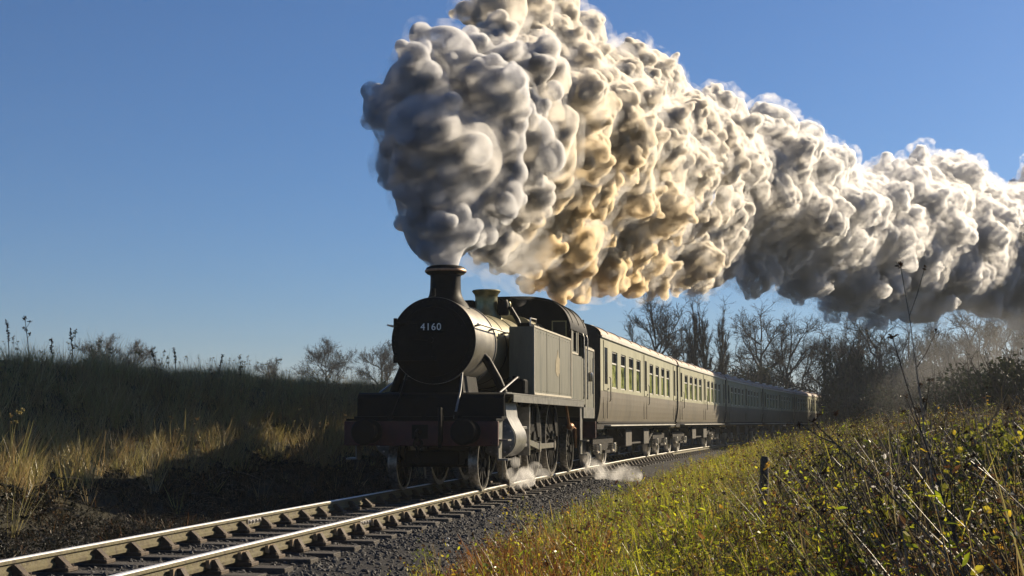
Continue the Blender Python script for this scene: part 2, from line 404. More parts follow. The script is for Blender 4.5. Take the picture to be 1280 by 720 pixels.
# frames and buffer beams
mb = MB()
for sd_ in (1, -1):
    x0, x1 = sorted((sd_ * .60, sd_ * .64))
    mb.prism([(.5, .80), (.5, 1.30), (12.0, 1.30), (12.0, .75), (10.6, .75), (10.4, .95), (9.6, .62), (3.4, .62), (3.0, .9), (2.4, .95), (1.2, .95), (1.0, .80)], x0, x1, 'x')
mb.box(-.6, .6, 2.4, 3.3, .75, 1.25); mb.box(-.6, .6, 9.6, 9.7, .65, 1.3)
mb.build('frame', m_black, loco)
def beam(y, sgn, mat):
    mb = MB(); mb.box(-1.36, 1.36, min(y, y + sgn * .09), max(y, y + sgn * .09), .80, 1.22, .01)
    for x in np.linspace(-1.25, 1.25, 11): mb.lathe([(.022, 0), (.022, -sgn * .015), (0, -sgn * .022)], (x, y, 1.17), 'y', 6)
    for x in np.linspace(-1.25, 1.25, 11): mb.lathe([(.022, 0), (.022, -sgn * .015), (0, -sgn * .022)], (x, y, .86), 'y', 6)
    b = mb.build('buffer_beam', mat, loco)
    for x in (-.865, .865):
        m2 = MB(); m2.lathe([(0, 0), (.20, 0), (.20, -sgn * .03), (.135, -sgn * .05), (.12, -sgn * .24), (.075, -sgn * .25), (.075, -sgn * .42), (0, -sgn * .42)], (0, 0, 0), 'y', 20)
        bb = m2.build('buffer', m_black, loco, (x, y, 1.04))
        m3 = MB(); m3.lathe([(0, -sgn * .40), (.08, -sgn * .41), (.21, -sgn * .425), (.225, -sgn * .445), (.20, -sgn * .475), (0, -sgn * .49)], (0, 0, 0), 'y', 24)
        m3.build('buffer_head', m_black, bb)
    m4 = MB(); m4.tube([(0, y, 1.04), (0, y - sgn * .16, 1.06), (0, y - sgn * .25, 1.02), (0, y - sgn * .27, .94), (0, y - sgn * .20, .90)], .035, 8); m4.box(-.14, .14, y - .02 if sgn > 0 else y, y if sgn > 0 else y + .02, .92, 1.16)
    for k, zz in enumerate((.84, .70, .56)): m4.lathe([(.07, -.02), (.095, 0), (.07, .02), (.05, 0)], (0, y - sgn * .14, zz), 'x' if k % 2 else 'y', 12, closed=True)
    m4.build('coupling_hook', m_black, loco)
    m5 = MB(); m5.tube([(.38, y - sgn * .05, .86), (.40, y - sgn * .08, 1.22), (.40, y - sgn * .13, 1.42), (.40, y - sgn * .22, 1.44), (.42, y - sgn * .28, 1.25), (.42, y - sgn * .28, .95), (.40, y - sgn * .2, .78)], .032, 8)
    m5.build('vacuum_pipe', m_black, loco)
beam(.45, 1, m_red); beam(12.15, -1, m_red)

# front platform, curved drop and raised running plates
mb = MB(); mb.box(-1.33, 1.33, .46, 1.12, 1.225, 1.26, .005)
mb.prism([(.9, 1.26), (.9, 1.30), (1.3, 1.31), (1.3, 1.26)], -1.33, 1.33, 'x')
mb.build('front_platform', m_black, loco)
mb = MB(); mb.prism([(1.08, 1.22), (1.08, 1.62), (1.11, 1.69), (1.18, 1.722), (1.25, 1.722), (1.25, 1.69), (1.19, 1.69), (1.135, 1.66), (1.115, 1.61), (1.115, 1.22)], -1.33, 1.33, 'x')
mb.build('platform_drop_plate', m_black, loco)
for sd_ in (1, -1):
    x0, x1 = sorted((sd_ * .62, sd_ * 1.34)); mb = MB(); mb.box(x0, x1, 1.22, 10.3, 1.700, 1.725, .004)
    xa, xb = sorted((sd_ * 1.315, sd_ * 1.335)); mb.box(xa, xb, 1.9, 10.3, 1.565, 1.699)
    mb.build('running_plate', m_plate, loco)
    xa, xb = sorted((sd_ * 1.30, sd_ * 1.325)); mb = MB(); mb.box(xa, xb, 10.32, 12.12, 1.30, 1.56); mb.build('bunker_valance', m_plate, loco)
# smokebox
SZ, SR = 2.65, .765
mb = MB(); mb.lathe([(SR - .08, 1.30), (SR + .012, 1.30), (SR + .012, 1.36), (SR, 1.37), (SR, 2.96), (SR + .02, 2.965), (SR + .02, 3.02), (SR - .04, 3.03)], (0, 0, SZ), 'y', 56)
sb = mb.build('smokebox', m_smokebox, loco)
mb = MB(); mb.lathe([(.64, 1.299), (.64, 1.288), (SR - .01, 1.288), (SR + .008, 1.299)], (0, 0, SZ), 'y', 56, closed=True); mb.build('front_ring', m_black, sb)
ri = MB()
for k in range(44):
    a = 2 * math.pi * k / 44; ri.lathe([(.014, 0), (.010, -.010), (0, -.013)], (math.cos(a) * (SR - .045), 1.287, SZ + math.sin(a) * (SR - .045)), 'y', 5)
ri.build('rivet_ring', m_black, sb)['kind'] = 'stuff'
mb = MB(); mb.prism([(-.62, 1.24), (-.62, 1.5), (-.50, 1.75), (-.44, 2.1), (.44, 2.1), (.50, 1.75), (.62, 1.5), (.62, 1.24)], 1.5, 2.7, 'y'); mb.build('smokebox_saddle', m_black, loco)
mb = MB(); mb.lathe([(.645, 1.298), (.645, 1.265), (.62, 1.25), (.50, 1.205), (.32, 1.165), (.15, 1.148), (0, 1.143)], (0, 0, SZ), 'y', 56)
dr = mb.build('smokebox_door', m_black, loco)
mb = MB(); mb.tube([(-.30, 1.11, SZ + .02), (0, 1.09, SZ), (.03, 1.09, SZ - .02)], .016, 6); mb.lathe([(.05, 1.14), (.05, 1.08), (0, 1.07)], (0, 0, SZ), 'y', 12); mb.tube([(0, 1.07, SZ), (.04, 1.065, SZ - .3)], .015, 6); mb.build('door_handle', m_black, dr)
for zz in (-.33, .33):
    mb = MB(); mb.box(-.66, .10, 1.15 + abs(zz) * .02, 1.225, SZ + zz - .035, SZ + zz + .035, .005); mb.lathe([(.035, -.07), (.035, .07)], (-.69, 1.24, SZ + zz), 'z', 10); mb.build('hinge_strap', m_black, dr)
mb = MB(); mb.tube([(math.cos(a) * .60, 1.19, SZ + math.sin(a) * .60) for a in np.linspace(R(25), R(155), 16)], .013, 6); mb.build('door_handrail', m_black, dr)
# number plate
NZ = 2.875
mb = MB(); mb.box(-.26, .26, 1.118, 1.135, NZ - .085, NZ + .085, .006); mb.box(-.02, .02, 1.13, 1.21, NZ - .05, NZ + .05); npl = mb.build('number_plate', m_black, loco)
fc = bpy.data.curves.new('number_text', 'FONT'); fc.body = '4160'; fc.size = .175; fc.extrude = .004; fc.align_x = 'CENTER'; fc.align_y = 'CENTER'; fc.space_character = 1.12
fo = bpy.data.objects.new('number_text', fc); COL.objects.link(fo); bpy.context.view_layer.update()
me = bpy.data.meshes.new_from_object(fo); bpy.data.objects.remove(fo); me.materials.clear(); me.materials.append(m_white)
nm = bpy.data.objects.new('numerals', me); COL.objects.link(nm); nm.parent = npl; nm.location = (0, 1.113, NZ); nm.rotation_euler = (R(90), 0, 0)
# lamp irons
for (x, y, z) in ((0, 1.28, SZ + SR + .05), (-.55, .50, 1.27), (.05, .50, 1.27), (.62, .50, 1.27)):
    mb = MB(); mb.box(x - .035, x + .035, y - .006, y + .006, z - .03, z + .11); mb.box(x - .035, x + .035, y - .05, y, z - .03, z - .018); mb.build('lamp_iron', m_black, loco)
# support struts from the smokebox to the beam
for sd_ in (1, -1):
    mb = MB(); mb.tube([(sd_ * .50, 1.42, 2.12), (sd_ * .53, 1.15, 1.75), (sd_ * .56, .62, 1.27)], .020, 8); mb.build('support_strut', m_black if sd_ < 0 else m_strut, loco)  # sunny-side strut coloured bright for its highlight, the other left black
# chimney
CHY = 2.14
mb = MB(); mb.lathe([(.46, 3.28), (.40, 3.38), (.335, 3.46), (.30, 3.54), (.285, 3.64), (.280, 3.86), (.285, 3.90), (.345, 3.925), (.375, 3.96), (.375, 4.0), (.35, 4.045), (.29, 4.07), (.26, 4.07), (.25, 4.0), (.25, 3.5)], (0, CHY, 0), 'z', 40)
ch = mb.build('chimney', m_black, loco)
mb = MB(); mb.lathe([(.382, 3.955), (.386, 3.97), (.386, 3.99), (.378, 4.0), (.370, 3.98)], (0, CHY, 0), 'z', 40, closed=True); mb.build('chimney_cap_ring', m_copper, ch)
# boiler barrel, taper, firebox
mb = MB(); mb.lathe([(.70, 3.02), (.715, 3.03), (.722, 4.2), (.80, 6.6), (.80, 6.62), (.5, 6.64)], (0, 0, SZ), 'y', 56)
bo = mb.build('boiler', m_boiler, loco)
for y in (3.06, 4.2, 5.3, 6.4):
    r_ = np.interp(y, [3.02, 4.2, 6.6], [.715, .722, .80]); b2 = MB(); b2.lathe([(r_ + .002, y - .03), (r_ + .008, y - .028), (r_ + .008, y + .028), (r_ + .002, y + .03), (r_ - .01, y)], (0, 0, SZ), 'y', 56, closed=True)
    b2.build('boiler_band', m_black, bo)
fb = []
for a in np.linspace(R(-10), R(190), 28):
    c, s_ = math.cos(a), math.sin(a); n_ = 3.6; q = (abs(c) ** n_ + abs(s_) ** n_) ** (-1 / n_); fb.append((c * q * .87, SZ + s_ * q * .86))
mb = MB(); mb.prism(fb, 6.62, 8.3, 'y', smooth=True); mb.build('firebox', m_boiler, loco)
# safety valve bonnet and top feed casings
SVY = 5.56
mb = MB(); mb.lathe([(.36, 3.30), (.31, 3.42), (.265, 3.50), (.235, 3.60), (.235, 3.80), (.25, 3.86), (.285, 3.90), (.30, 3.93), (.285, 3.95), (.22, 3.955), (.20, 3.90)], (0, SVY, 0), 'z', 32); sv_ = mb.build('safety_valve_bonnet', m_brass, loco)
for sd_ in (1, -1):
    mb = MB(); mb.lathe([(0, .17), (.10, .16), (.125, .08), (.125, -.12), (.10, -.17), (0, -.17)], (sd_ * .36, SVY - .02, 3.58), 'z', 14); mb.tube([(sd_ * .38, SVY, 3.6), (sd_ * .52, SVY, 3.56), (sd_ * .66, SVY + .02, 3.32), (sd_ * .80, SVY + .05, 2.95)], .05, 8)
    mb.build('top_feed_pipe', m_black, loco)
mb = MB(); mb.tube([(.12, 7.3, 3.5), (.12, 7.3, 3.78), (.12, 7.3, 3.80)], .022, 8); mb.lathe([(.045, 0), (.05, .1), (.03, .14), (0, .15)], (.12, 7.3, 3.72), 'z', 10); mb.build('whistle', m_brass, loco); mb = MB(); mb.lathe([(.045, 0), (.05, .1), (.03, .14), (0, .15)], (-.12, 7.3, 3.70), 'z', 10); mb.tube([(-.12, 7.3, 3.5), (-.12, 7.3, 3.72)], .022, 8); mb.build('whistle', m_brass, loco)
# outside steam pipes
for sd_ in (1, -1):
    mb = MB(); mb.tube([(sd_ * .66, 2.22, 2.44), (sd_ * .76, 2.24, 2.34), (sd_ * .95, 2.32, 1.98), (sd_ * 1.06, 2.34, 1.70)], [.075, .08, .08, .085], 14); mb.lathe([(.15, 0), (.15, .03), (.10, .035)], (sd_ * 1.06, 2.34, 1.725), 'z', 14); mb.build('steam_pipe', m_black, loco)
    # lubricator pipe run and ejector pipe
    mb = MB(); mb.tube([(sd_ * 1.12, 1.7, 1.73), (sd_ * 1.15, 2.9, 2.0), (sd_ * 1.14, 3.2, 2.05)], .018, 6); mb.build('oil_pipe', m_rod, loco)
# boiler handrails
for sd_ in (1, -1):
    mb = MB(); pts = [(sd_ * .83, y, 2.93) for y in (1.22, 2.2, 3.2, 4.0, 5.0)]; mb.tube(pts, .017, 8)
    for y in (1.42, 2.6, 3.7, 4.8): mb.tube([(sd_ * .70, y, 2.90), (sd_ * .83, y, 2.93)], .02, 6)
    mb.build('boiler_handrail', m_rod, loco)
# side tanks
for sd_ in (1, -1):
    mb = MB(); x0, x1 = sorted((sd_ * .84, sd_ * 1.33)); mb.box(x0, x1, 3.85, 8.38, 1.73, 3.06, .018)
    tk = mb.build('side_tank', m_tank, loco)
    for (ya, yb, za, zb) in ((3.86, 3.905, 1.73, 3.06), (3.86, 8.36, 3.045, 3.085), (3.86, 8.36, 1.732, 1.775), (8.33, 8.375, 1.73, 3.06)):
        b2 = MB(); xa, xb = sorted((sd_ * 1.325, sd_ * 1.343)); b2.box(xa, xb, ya, yb, za, zb, .003); b2.build('beading', m_edge, tk)
    b2 = MB(); b2.box(min(sd_ * .98, sd_ * 1.2), max(sd_ * .98, sd_ * 1.2), 4.2, 4.6, 3.06, 3.16, .02); b2.build('filler_box', m_black, tk); b2 = MB(); b2.lathe([(.14, 3.06), (.14, 3.17), (0, 3.19)], (sd_ * 1.08, 5.0, 0), 'z', 16); b2.build('filler_lid', m_black, tk)
    b2 = MB(); b2.tube([(sd_ * 1.26, 3.87, 3.07), (sd_ * 1.26, 3.87, 3.22), (sd_ * 1.26, 4.5, 3.24), (sd_ * 1.26, 4.55, 3.07)], .016, 6); b2.build('tank_handrail', m_rod, tk)
    b2 = MB()
    for yy in np.linspace(4.0, 8.2, 15):
        for zz in (1.82, 2.98): b2.lathe([(.012, 0), (.009, sd_ * .006), (0, sd_ * .009)], (sd_ * 1.33, yy, zz), 'x', 5)
    b2.build('rivet_line', m_tank, tk)['kind'] = 'stuff'
    for yy in (5.32, 6.86):
        b2 = MB(); xa, xb = sorted((sd_ * 1.326, sd_ * 1.337)); b2.box(xa, xb, yy - .035, yy + .035, 1.78, 3.04, .002); b2.build('plate_seam', m_tank, tk)
    # emblem: lion over wheel reduced to its pale shape
    b2 = MB(); b2.prism([(6.32, 2.30), (6.38, 2.52), (6.52, 2.58), (6.60, 2.74), (6.70, 2.60), (6.84, 2.56), (6.90, 2.38), (6.80, 2.24), (6.62, 2.16), (6.44, 2.20)], sd_ * 1.331, sd_ * 1.336, 'x'); b2.build('emblem', m_emblem, tk)
    b2 = MB(); xa, xb = sorted((sd_ * .93, sd_ * 1.25)); b2.box(xa, xb, 3.835, 3.849, 1.9, 2.6, .003)
    # balance pipe and front sandbox
    b2 = MB(); b2.box(min(sd_ * .80, sd_ * 1.25), max(sd_ * .80, sd_ * 1.25), 3.35, 3.7, 1.727, 2.02, .03); b2.lathe([(.07, 2.0), (.07, 2.08), (0, 2.09)], (sd_ * 1.05, 3.5, 0), 'z', 12); b2.build('sandbox', m_black, loco)
# cylinders, slide bars, motion
for sd_ in (1, -1):
    mb = MB(); X = sd_ * 1.10; P = []
    for a in np.linspace(R(-200), R(20), 20): P.append((sd_ * 1.03 + math.cos(a) * .33, .90 + math.sin(a) * .33))
    P = [(sd_ * 1.20, 1.56), (sd_ * .70, 1.56)] if sd_ > 0 else [(sd_ * .70, 1.56), (sd_ * 1.20, 1.56)]
    arc = [(sd_ * (1.00 + .335 * math.cos(a)), .90 + .335 * math.sin(a)) for a in np.linspace(R(215), R(400), 22)]
    P = [(sd_ * .68, 1.56)] + arc + [(sd_ * 1.16, 1.30), (sd_ * 1.13, 1.56)]
    mb.prism(P, 2.12, 3.12, 'y', smooth=True)
    for yy in (2.10, 3.12): mb.lathe([(0, 0), (.30, 0), (.32, .015), (.32, .03), (0, .03)], (sd_ * 1.00, yy - .0 if yy > 3 else yy - .03, .90), 'y', 28)
    cyl = mb.build('cylinder', m_plate, loco)
    m2 = MB()
    for k in range(12): a = k * math.pi / 6; m2.lathe([(.018, 0), (.018, -.02), (0, -.024)], (sd_ * 1.0 + .27 * math.cos(a), 2.07, .90 + .27 * math.sin(a)), 'y', 6)
    m2.build('stud_ring', m_rod, cyl)['kind'] = 'stuff'
    m2 = MB(); m2.lathe([(0, 2.0), (.10, 2.0), (.12, 2.02), (.12, 2.12), (0, 2.12)], (sd_ * .92, 0, 1.40), 'y', 18); m2.build('valve_cover', m_black, cyl)
    m2 = MB(); xa, xb = sorted((sd_ * .97, sd_ * 1.08)); m2.box(xa, xb, 3.14, 4.6, 1.06, 1.12, .008); m2.box(xa, xb, 3.14, 4.6, .72, .78, .008); m2.box(min(sd_ * .66, sd_ * 1.12), max(sd_ * .66, sd_ * 1.12), 4.5, 4.58, .55, 1.50); m2.build('slide_bar', m_rod, loco)
    cx, cz = CR if sd_ > 0 else CR + math.pi / 2, .864
    pin = lambda yy: (yy + .33 * math.cos(cx), cz + .33 * math.sin(cx))
    py, pz = pin(6.53); m2 = MB(); m2.box(min(sd_ * .98, sd_ * 1.07), max(sd_ * .98, sd_ * 1.07), 3.75, 4.05, .80, 1.04, .015); m2.tube([(sd_ * 1.02, 3.1, .91), (sd_ * 1.02, 3.9, .91)], .04, 10); m2.build('crosshead', m_rod, loco)
    def rod(m, y0, z0, y1, z1, x, h0, h1, t=.022):
        L = math.hypot(y1 - y0, z1 - z0); u = ((y1 - y0) / L, (z1 - z0) / L); nn = (-u[1], u[0])
        m.add([(x + e, y0 + nn[0] * h0 * q, z0 + nn[1] * h0 * q) for e in (-t, t) for q in (-1, 1)] + [(x + e, y1 + nn[0] * h1 * q, z1 + nn[1] * h1 * q) for e in (-t, t) for q in (-1, 1)],
              [(0, 1, 5, 4), (2, 6, 7, 3), (0, 4, 6, 2), (1, 3, 7, 5), (0, 2, 3, 1), (4, 5, 7, 6)])
        for (yy, zz, hh) in ((y0, z0, h0), (y1, z1, h1)): m.lathe([(0, -t * 1.6), (hh * 1.7, -t * 1.6), (hh * 1.7, t * 1.6), (0, t * 1.6)], (x, yy, zz), 'x', 16)
    m2 = MB(); rod(m2, 3.9, .91, py, pz, sd_ * .985, .045, .065); m2.build('connecting_rod', m_rod, loco)
    m2 = MB(); a1, b1, c1 = pin(4.32), pin(6.53), pin(8.81); rod(m2, *a1, *b1, sd_ * .905, .055, .055); rod(m2, *b1, *c1, sd_ * .905, .055, .055); m2.build('coupling_rod', m_rod, loco)
# cab
def roof_z(x):  # cab roof outline
    t = min(abs(x) / 1.36, 1); return 3.30 + .76 * (1 - t ** 3.4) ** (1 / 1.9)
rx = [1.36 * math.sin(a) for a in np.linspace(-math.pi / 2, math.pi / 2, 37)]
outer = [(x, roof_z(x)) for x in rx]
mb = MB(); n = len(outer)
for y in (8.18, 10.75):
    mb.v += [(x, y, z) for x, z in outer] + [(x * .975, y, z - .03) for x, z in outer]
for k in range(n - 1):
    mb.f += [(k, k + 1, 2 * n + k + 1, 2 * n + k), (n + k, 3 * n + k, 3 * n + k + 1, n + k + 1), (k, n + k, n + k + 1, k + 1), (2 * n + k, 2 * n + k + 1, 3 * n + k + 1, 3 * n + k)]; mb.sm += [True, True, False, False]
rf = mb.build('cab_roof', m_black, loco)
for y in (8.6, 9.5, 10.4):
    r2 = MB(); pp = [(x * 1.003, y, z + .012) for x, z in outer[2:-2]]; r2.tube(pp, .014, 6); r2.build('roof_rib', m_black, rf)
for sd_ in (1, -1):
    mb = MB(); wall_grid(mb, sd_ * 1.335, 8.39, 10.02, 1.73, 3.36, [(8.72, 9.16, 2.83, 3.30), (9.36, 10.021, 2.75, 3.361)], .035, sd_); wall_grid(mb, sd_ * 1.30, 8.39, 10.02, 1.73, 3.36, [(8.72, 9.16, 2.83, 3.30), (9.36, 10.021, 2.75, 3.361)], .0, sd_)
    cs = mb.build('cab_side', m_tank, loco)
    m2 = MB(); xa, xb = sorted((sd_ * 1.338, sd_ * 1.352)); m2.box(xa, xb, 8.39, 9.36, 2.76, 2.80); m2.box(xa, xb, 9.33, 9.37, 2.78, 3.33); m2.box(xa, xb, 8.39, 8.43, 1.75, 3.33); m2.build('beading', m_edge, cs)
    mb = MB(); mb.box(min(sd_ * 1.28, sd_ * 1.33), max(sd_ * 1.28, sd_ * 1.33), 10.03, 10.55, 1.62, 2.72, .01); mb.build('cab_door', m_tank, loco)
    mb = MB()
    for y in (10.03, 10.60): mb.tube([(sd_ * 1.37, y, 1.75), (sd_ * 1.38, y, 1.82), (sd_ * 1.38, y, 3.22), (sd_ * 1.35, y, 3.3)], .017, 8)
    mb.build('cab_handrail', m_tyre, loco)
    # steps
    for (ys, zb, zt) in ((.86, .55, 1.22), (10.05, .42, 1.56)):
        mb = MB(); xa, xb = sorted((sd_ * 1.26, sd_ * 1.285)); mb.prism([(ys - .05, zt), (ys + .31, zt), (ys + .25, zb), (ys + .01, zb)], xa, xb, 'x')
        for zz in (zb, zb + .33): mb.box(min(sd_ * 1.27, sd_ * 1.45), max(sd_ * 1.27, sd_ * 1.45), ys - .02, ys + .28, zz, zz + .03)
        mb.build('step', m_plate, loco)
mb = MB(); fp = [(x * .97, z - .03) for x, z in outer if z > 3.3]; mb.prism([(-1.30, 1.73)] + [(-1.3, 3.28)] + fp[1:-1] + [(1.3, 3.28), (1.30, 1.73)], 8.36, 8.39, 'y'); cf = mb.build('cab_front', m_black, loco)
for sd_ in (1, -1):
    mb = MB(); mb.box(min(sd_ * .92, sd_ * 1.22), max(sd_ * .92, sd_ * 1.22), 8.345, 8.357, 3.12, 3.48, .004); w_ = mb.build('spectacle_window', m_glass_dark, loco)
    m2 = MB(); x0, x1 = sorted((sd_ * .90, sd_ * 1.24)); 
    for (a, b, c, d) in ((x0, x1, 3.10, 3.125), (x0, x1, 3.475, 3.5), (x0, x0 + .025, 3.125, 3.475), (x1 - .025, x1, 3.125, 3.475)): m2.box(a, b, 8.33, 8.35, c, d)
    m2.build('window_frame', m_brass, w_)
mb = MB(); mb.box(-1.28, 1.28, 8.4, 10.6, 1.60, 1.66); mb.build('cab_floor', m_black, loco)
# bunker
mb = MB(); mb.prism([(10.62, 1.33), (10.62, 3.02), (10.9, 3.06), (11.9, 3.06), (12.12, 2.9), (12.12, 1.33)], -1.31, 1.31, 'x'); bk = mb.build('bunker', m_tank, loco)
mb = MB(); mb.prism([(10.58, 3.0), (10.58, 3.68), (10.62, 3.68), (10.62, 3.0)], -1.3, 1.3, 'x'); mb.build('cab_back', m_black, loco)
for sd_ in (1, -1):
    m2 = MB(); xa, xb = sorted((sd_ * 1.305, sd_ * 1.33)); m2.box(xa, xb, 10.62, 12.1, 2.98, 3.03); m2.box(xa, xb, 10.62, 10.66, 1.35, 3.0); m2.box(xa, xb, 12.05, 12.1, 1.35, 2.98); m2.build('beading', m_edge, bk)
    m2 = MB(); m2.tube([(sd_ * 1.36, 11.6, 1.9), (sd_ * 1.37, 11.6, 2.8)], .016, 6); m2.lathe([(.05, 0), (.07, .05), (.07, .2), (.03, .24), (0, .25)], (sd_ * 1.36, 11.2, 2.2), 'z', 10); m2.build('bunker_handrail', m_rod, bk)
# coal
mb = MB(); rr = random.Random(5)
for k in range(260):
    x, y = rr.uniform(-1.15, 1.15), rr.uniform(10.75, 11.9); z = 3.0 + .28 * math.exp(-(x / .8) ** 2) * rr.uniform(.3, 1); s_ = rr.uniform(.04, .1)
    vs = [(x + rr.uniform(-s_, s_), y + rr.uniform(-s_, s_), z + rr.uniform(-s_, s_)) for _ in range(6)]
    mb.add(vs, [(0, 1, 2), (0, 2, 3), (0, 3, 4), (1, 2, 5), (2, 3, 5), (3, 4, 5), (4, 1, 5), (0, 4, 1)])
co = mb.build('coal', noisy('coal', (.006, .006, .006, 1), (.03, .03, .03, 1), scale=20, rough=.35), None); 
co.parent = loco; co['kind'] = 'stuff'
# under-cab gear: springs, brake hangers, injector
for sd_ in (1, -1):
    for y in (4.32, 6.53, 8.81):
        mb = MB(); mb.box(sd_ * .70 - .05, sd_ * .70 + .05, y - .5, y + .5, 1.49, 1.53); mb.box(sd_ * .7 - .04, sd_ * .7 + .04, y - .3, y + .3, 1.45, 1.489); mb.build('leaf_spring', m_black, loco)
    for y in (5.43, 7.67, 9.75):
        m2 = MB(); m2.box(sd_ * .74 - .03, sd_ * .74 + .03, y - .03, y + .03, .35, 1.3); m2.box(sd_ * .74 - .05, sd_ * .74 + .05, y - .1, y - .02, .55, .95); m2.build('brake_hanger', m_black, loco)
    m2 = MB(); m2.lathe([(0, -.2), (.07, -.18), (.09, 0), (.06, .2), (0, .25)], (sd_ * 1.15, 9.4, 1.1), 'y', 12); m2.tube([(sd_ * 1.15, 9.6, 1.1), (sd_ * 1.18, 9.9, 1.05), (sd_ * 1.18, 10.0, .6)], .03, 8); m2.tube([(sd_ * 1.15, 9.2, 1.12), (sd_ * 1.2, 8.6, 1.45), (sd_ * 1.2, 8.5, 1.6)], .03, 8); m2.build('injector', m_copper, loco)
    m2 = MB(); m2.tube([(sd_ * .75, 3.45, 1.6), (sd_ * .80, 3.5, .8), (sd_ * .76, 3.62, .12)], .018, 6); m2.build('sand_pipe', m_rod, loco)
mb = MB(); mb.box(-.55, .55, 10.6, 12.0, .45, .85, .03); mb.build('rear_truck', m_black, loco); mb = MB(); mb.box(-.5, .5, 1.2, 2.3, .45, .7, .03); mb.build('pony_truck', m_black, loco)
# ---------------------------------------------------------------- coaches
m_lower = noisy('weathered_brown_coach_paint', (.050, .042, .026, 1), (.11, .09, .058, 1), scale=1.1, rough=.5, rough2=.7, bump=.08, c3=(.075, .062, .04, 1), stretch=(1, 1, .3), bscale=8, bdist=.01)
m_upper = noisy('weathered_cream_coach_paint', (.20, .20, .12, 1), (.32, .31, .20, 1), scale=1.4, rough=.5, rough2=.7, bump=.06, stretch=(1, 1, .3), bscale=8, bdist=.01)
m_roof = noisy('rust_brown_roof_paint', (.10, .055, .035, 1), (.32, .22, .16, 1), scale=2.5, rough=.45, rough2=.8, bump=.3, c3=(.16, .09, .06, 1))
m_under = noisy('underframe_grime', (.005, .004, .004, 1), (.022, .018, .014, 1), scale=5, rough=.75, bump=.3, spec=.15)
m_box = noisy('dusty_battery_box', (.02, .017, .013, 1), (.07, .058, .042, 1), scale=3, rough=.8, bump=.2)
m_gutter = noisy('pale_gutter', (.45, .43, .38, 1), (.7, .68, .62, 1), scale=4, rough=.45)
m_dark = plain('toplight_opening', (.012, .012, .012, 1), .15)
m_gang = noisy('gangway_rubber', (.010, .010, .010, 1), (.028, .026, .025, 1), scale=4, rough=.7, bump=.2)
t = NT('coach_window_reflections'); tc = t.node('ShaderNodeTexCoord'); n1 = t.node('ShaderNodeTexNoise', i_Vector=(tc, 3), i_Scale=2.6, i_Detail=5, i_Roughness=.7)
rp = t.ramp(n1, [(.36, (.02, .025, .01, 1)), (.46, (.15, .18, .05, 1)), (.54, (.34, .38, .12, 1)), (.66, (.50, .52, .26, 1))])  # yellow-green reflections of the lit bank painted into the pane colour
b = t.node('ShaderNodeBsdfPrincipled', i_Base_Color=rp, i_Roughness=.12); t.l.new(b.outputs[0], t.out.inputs[0]); m_pane = t.m

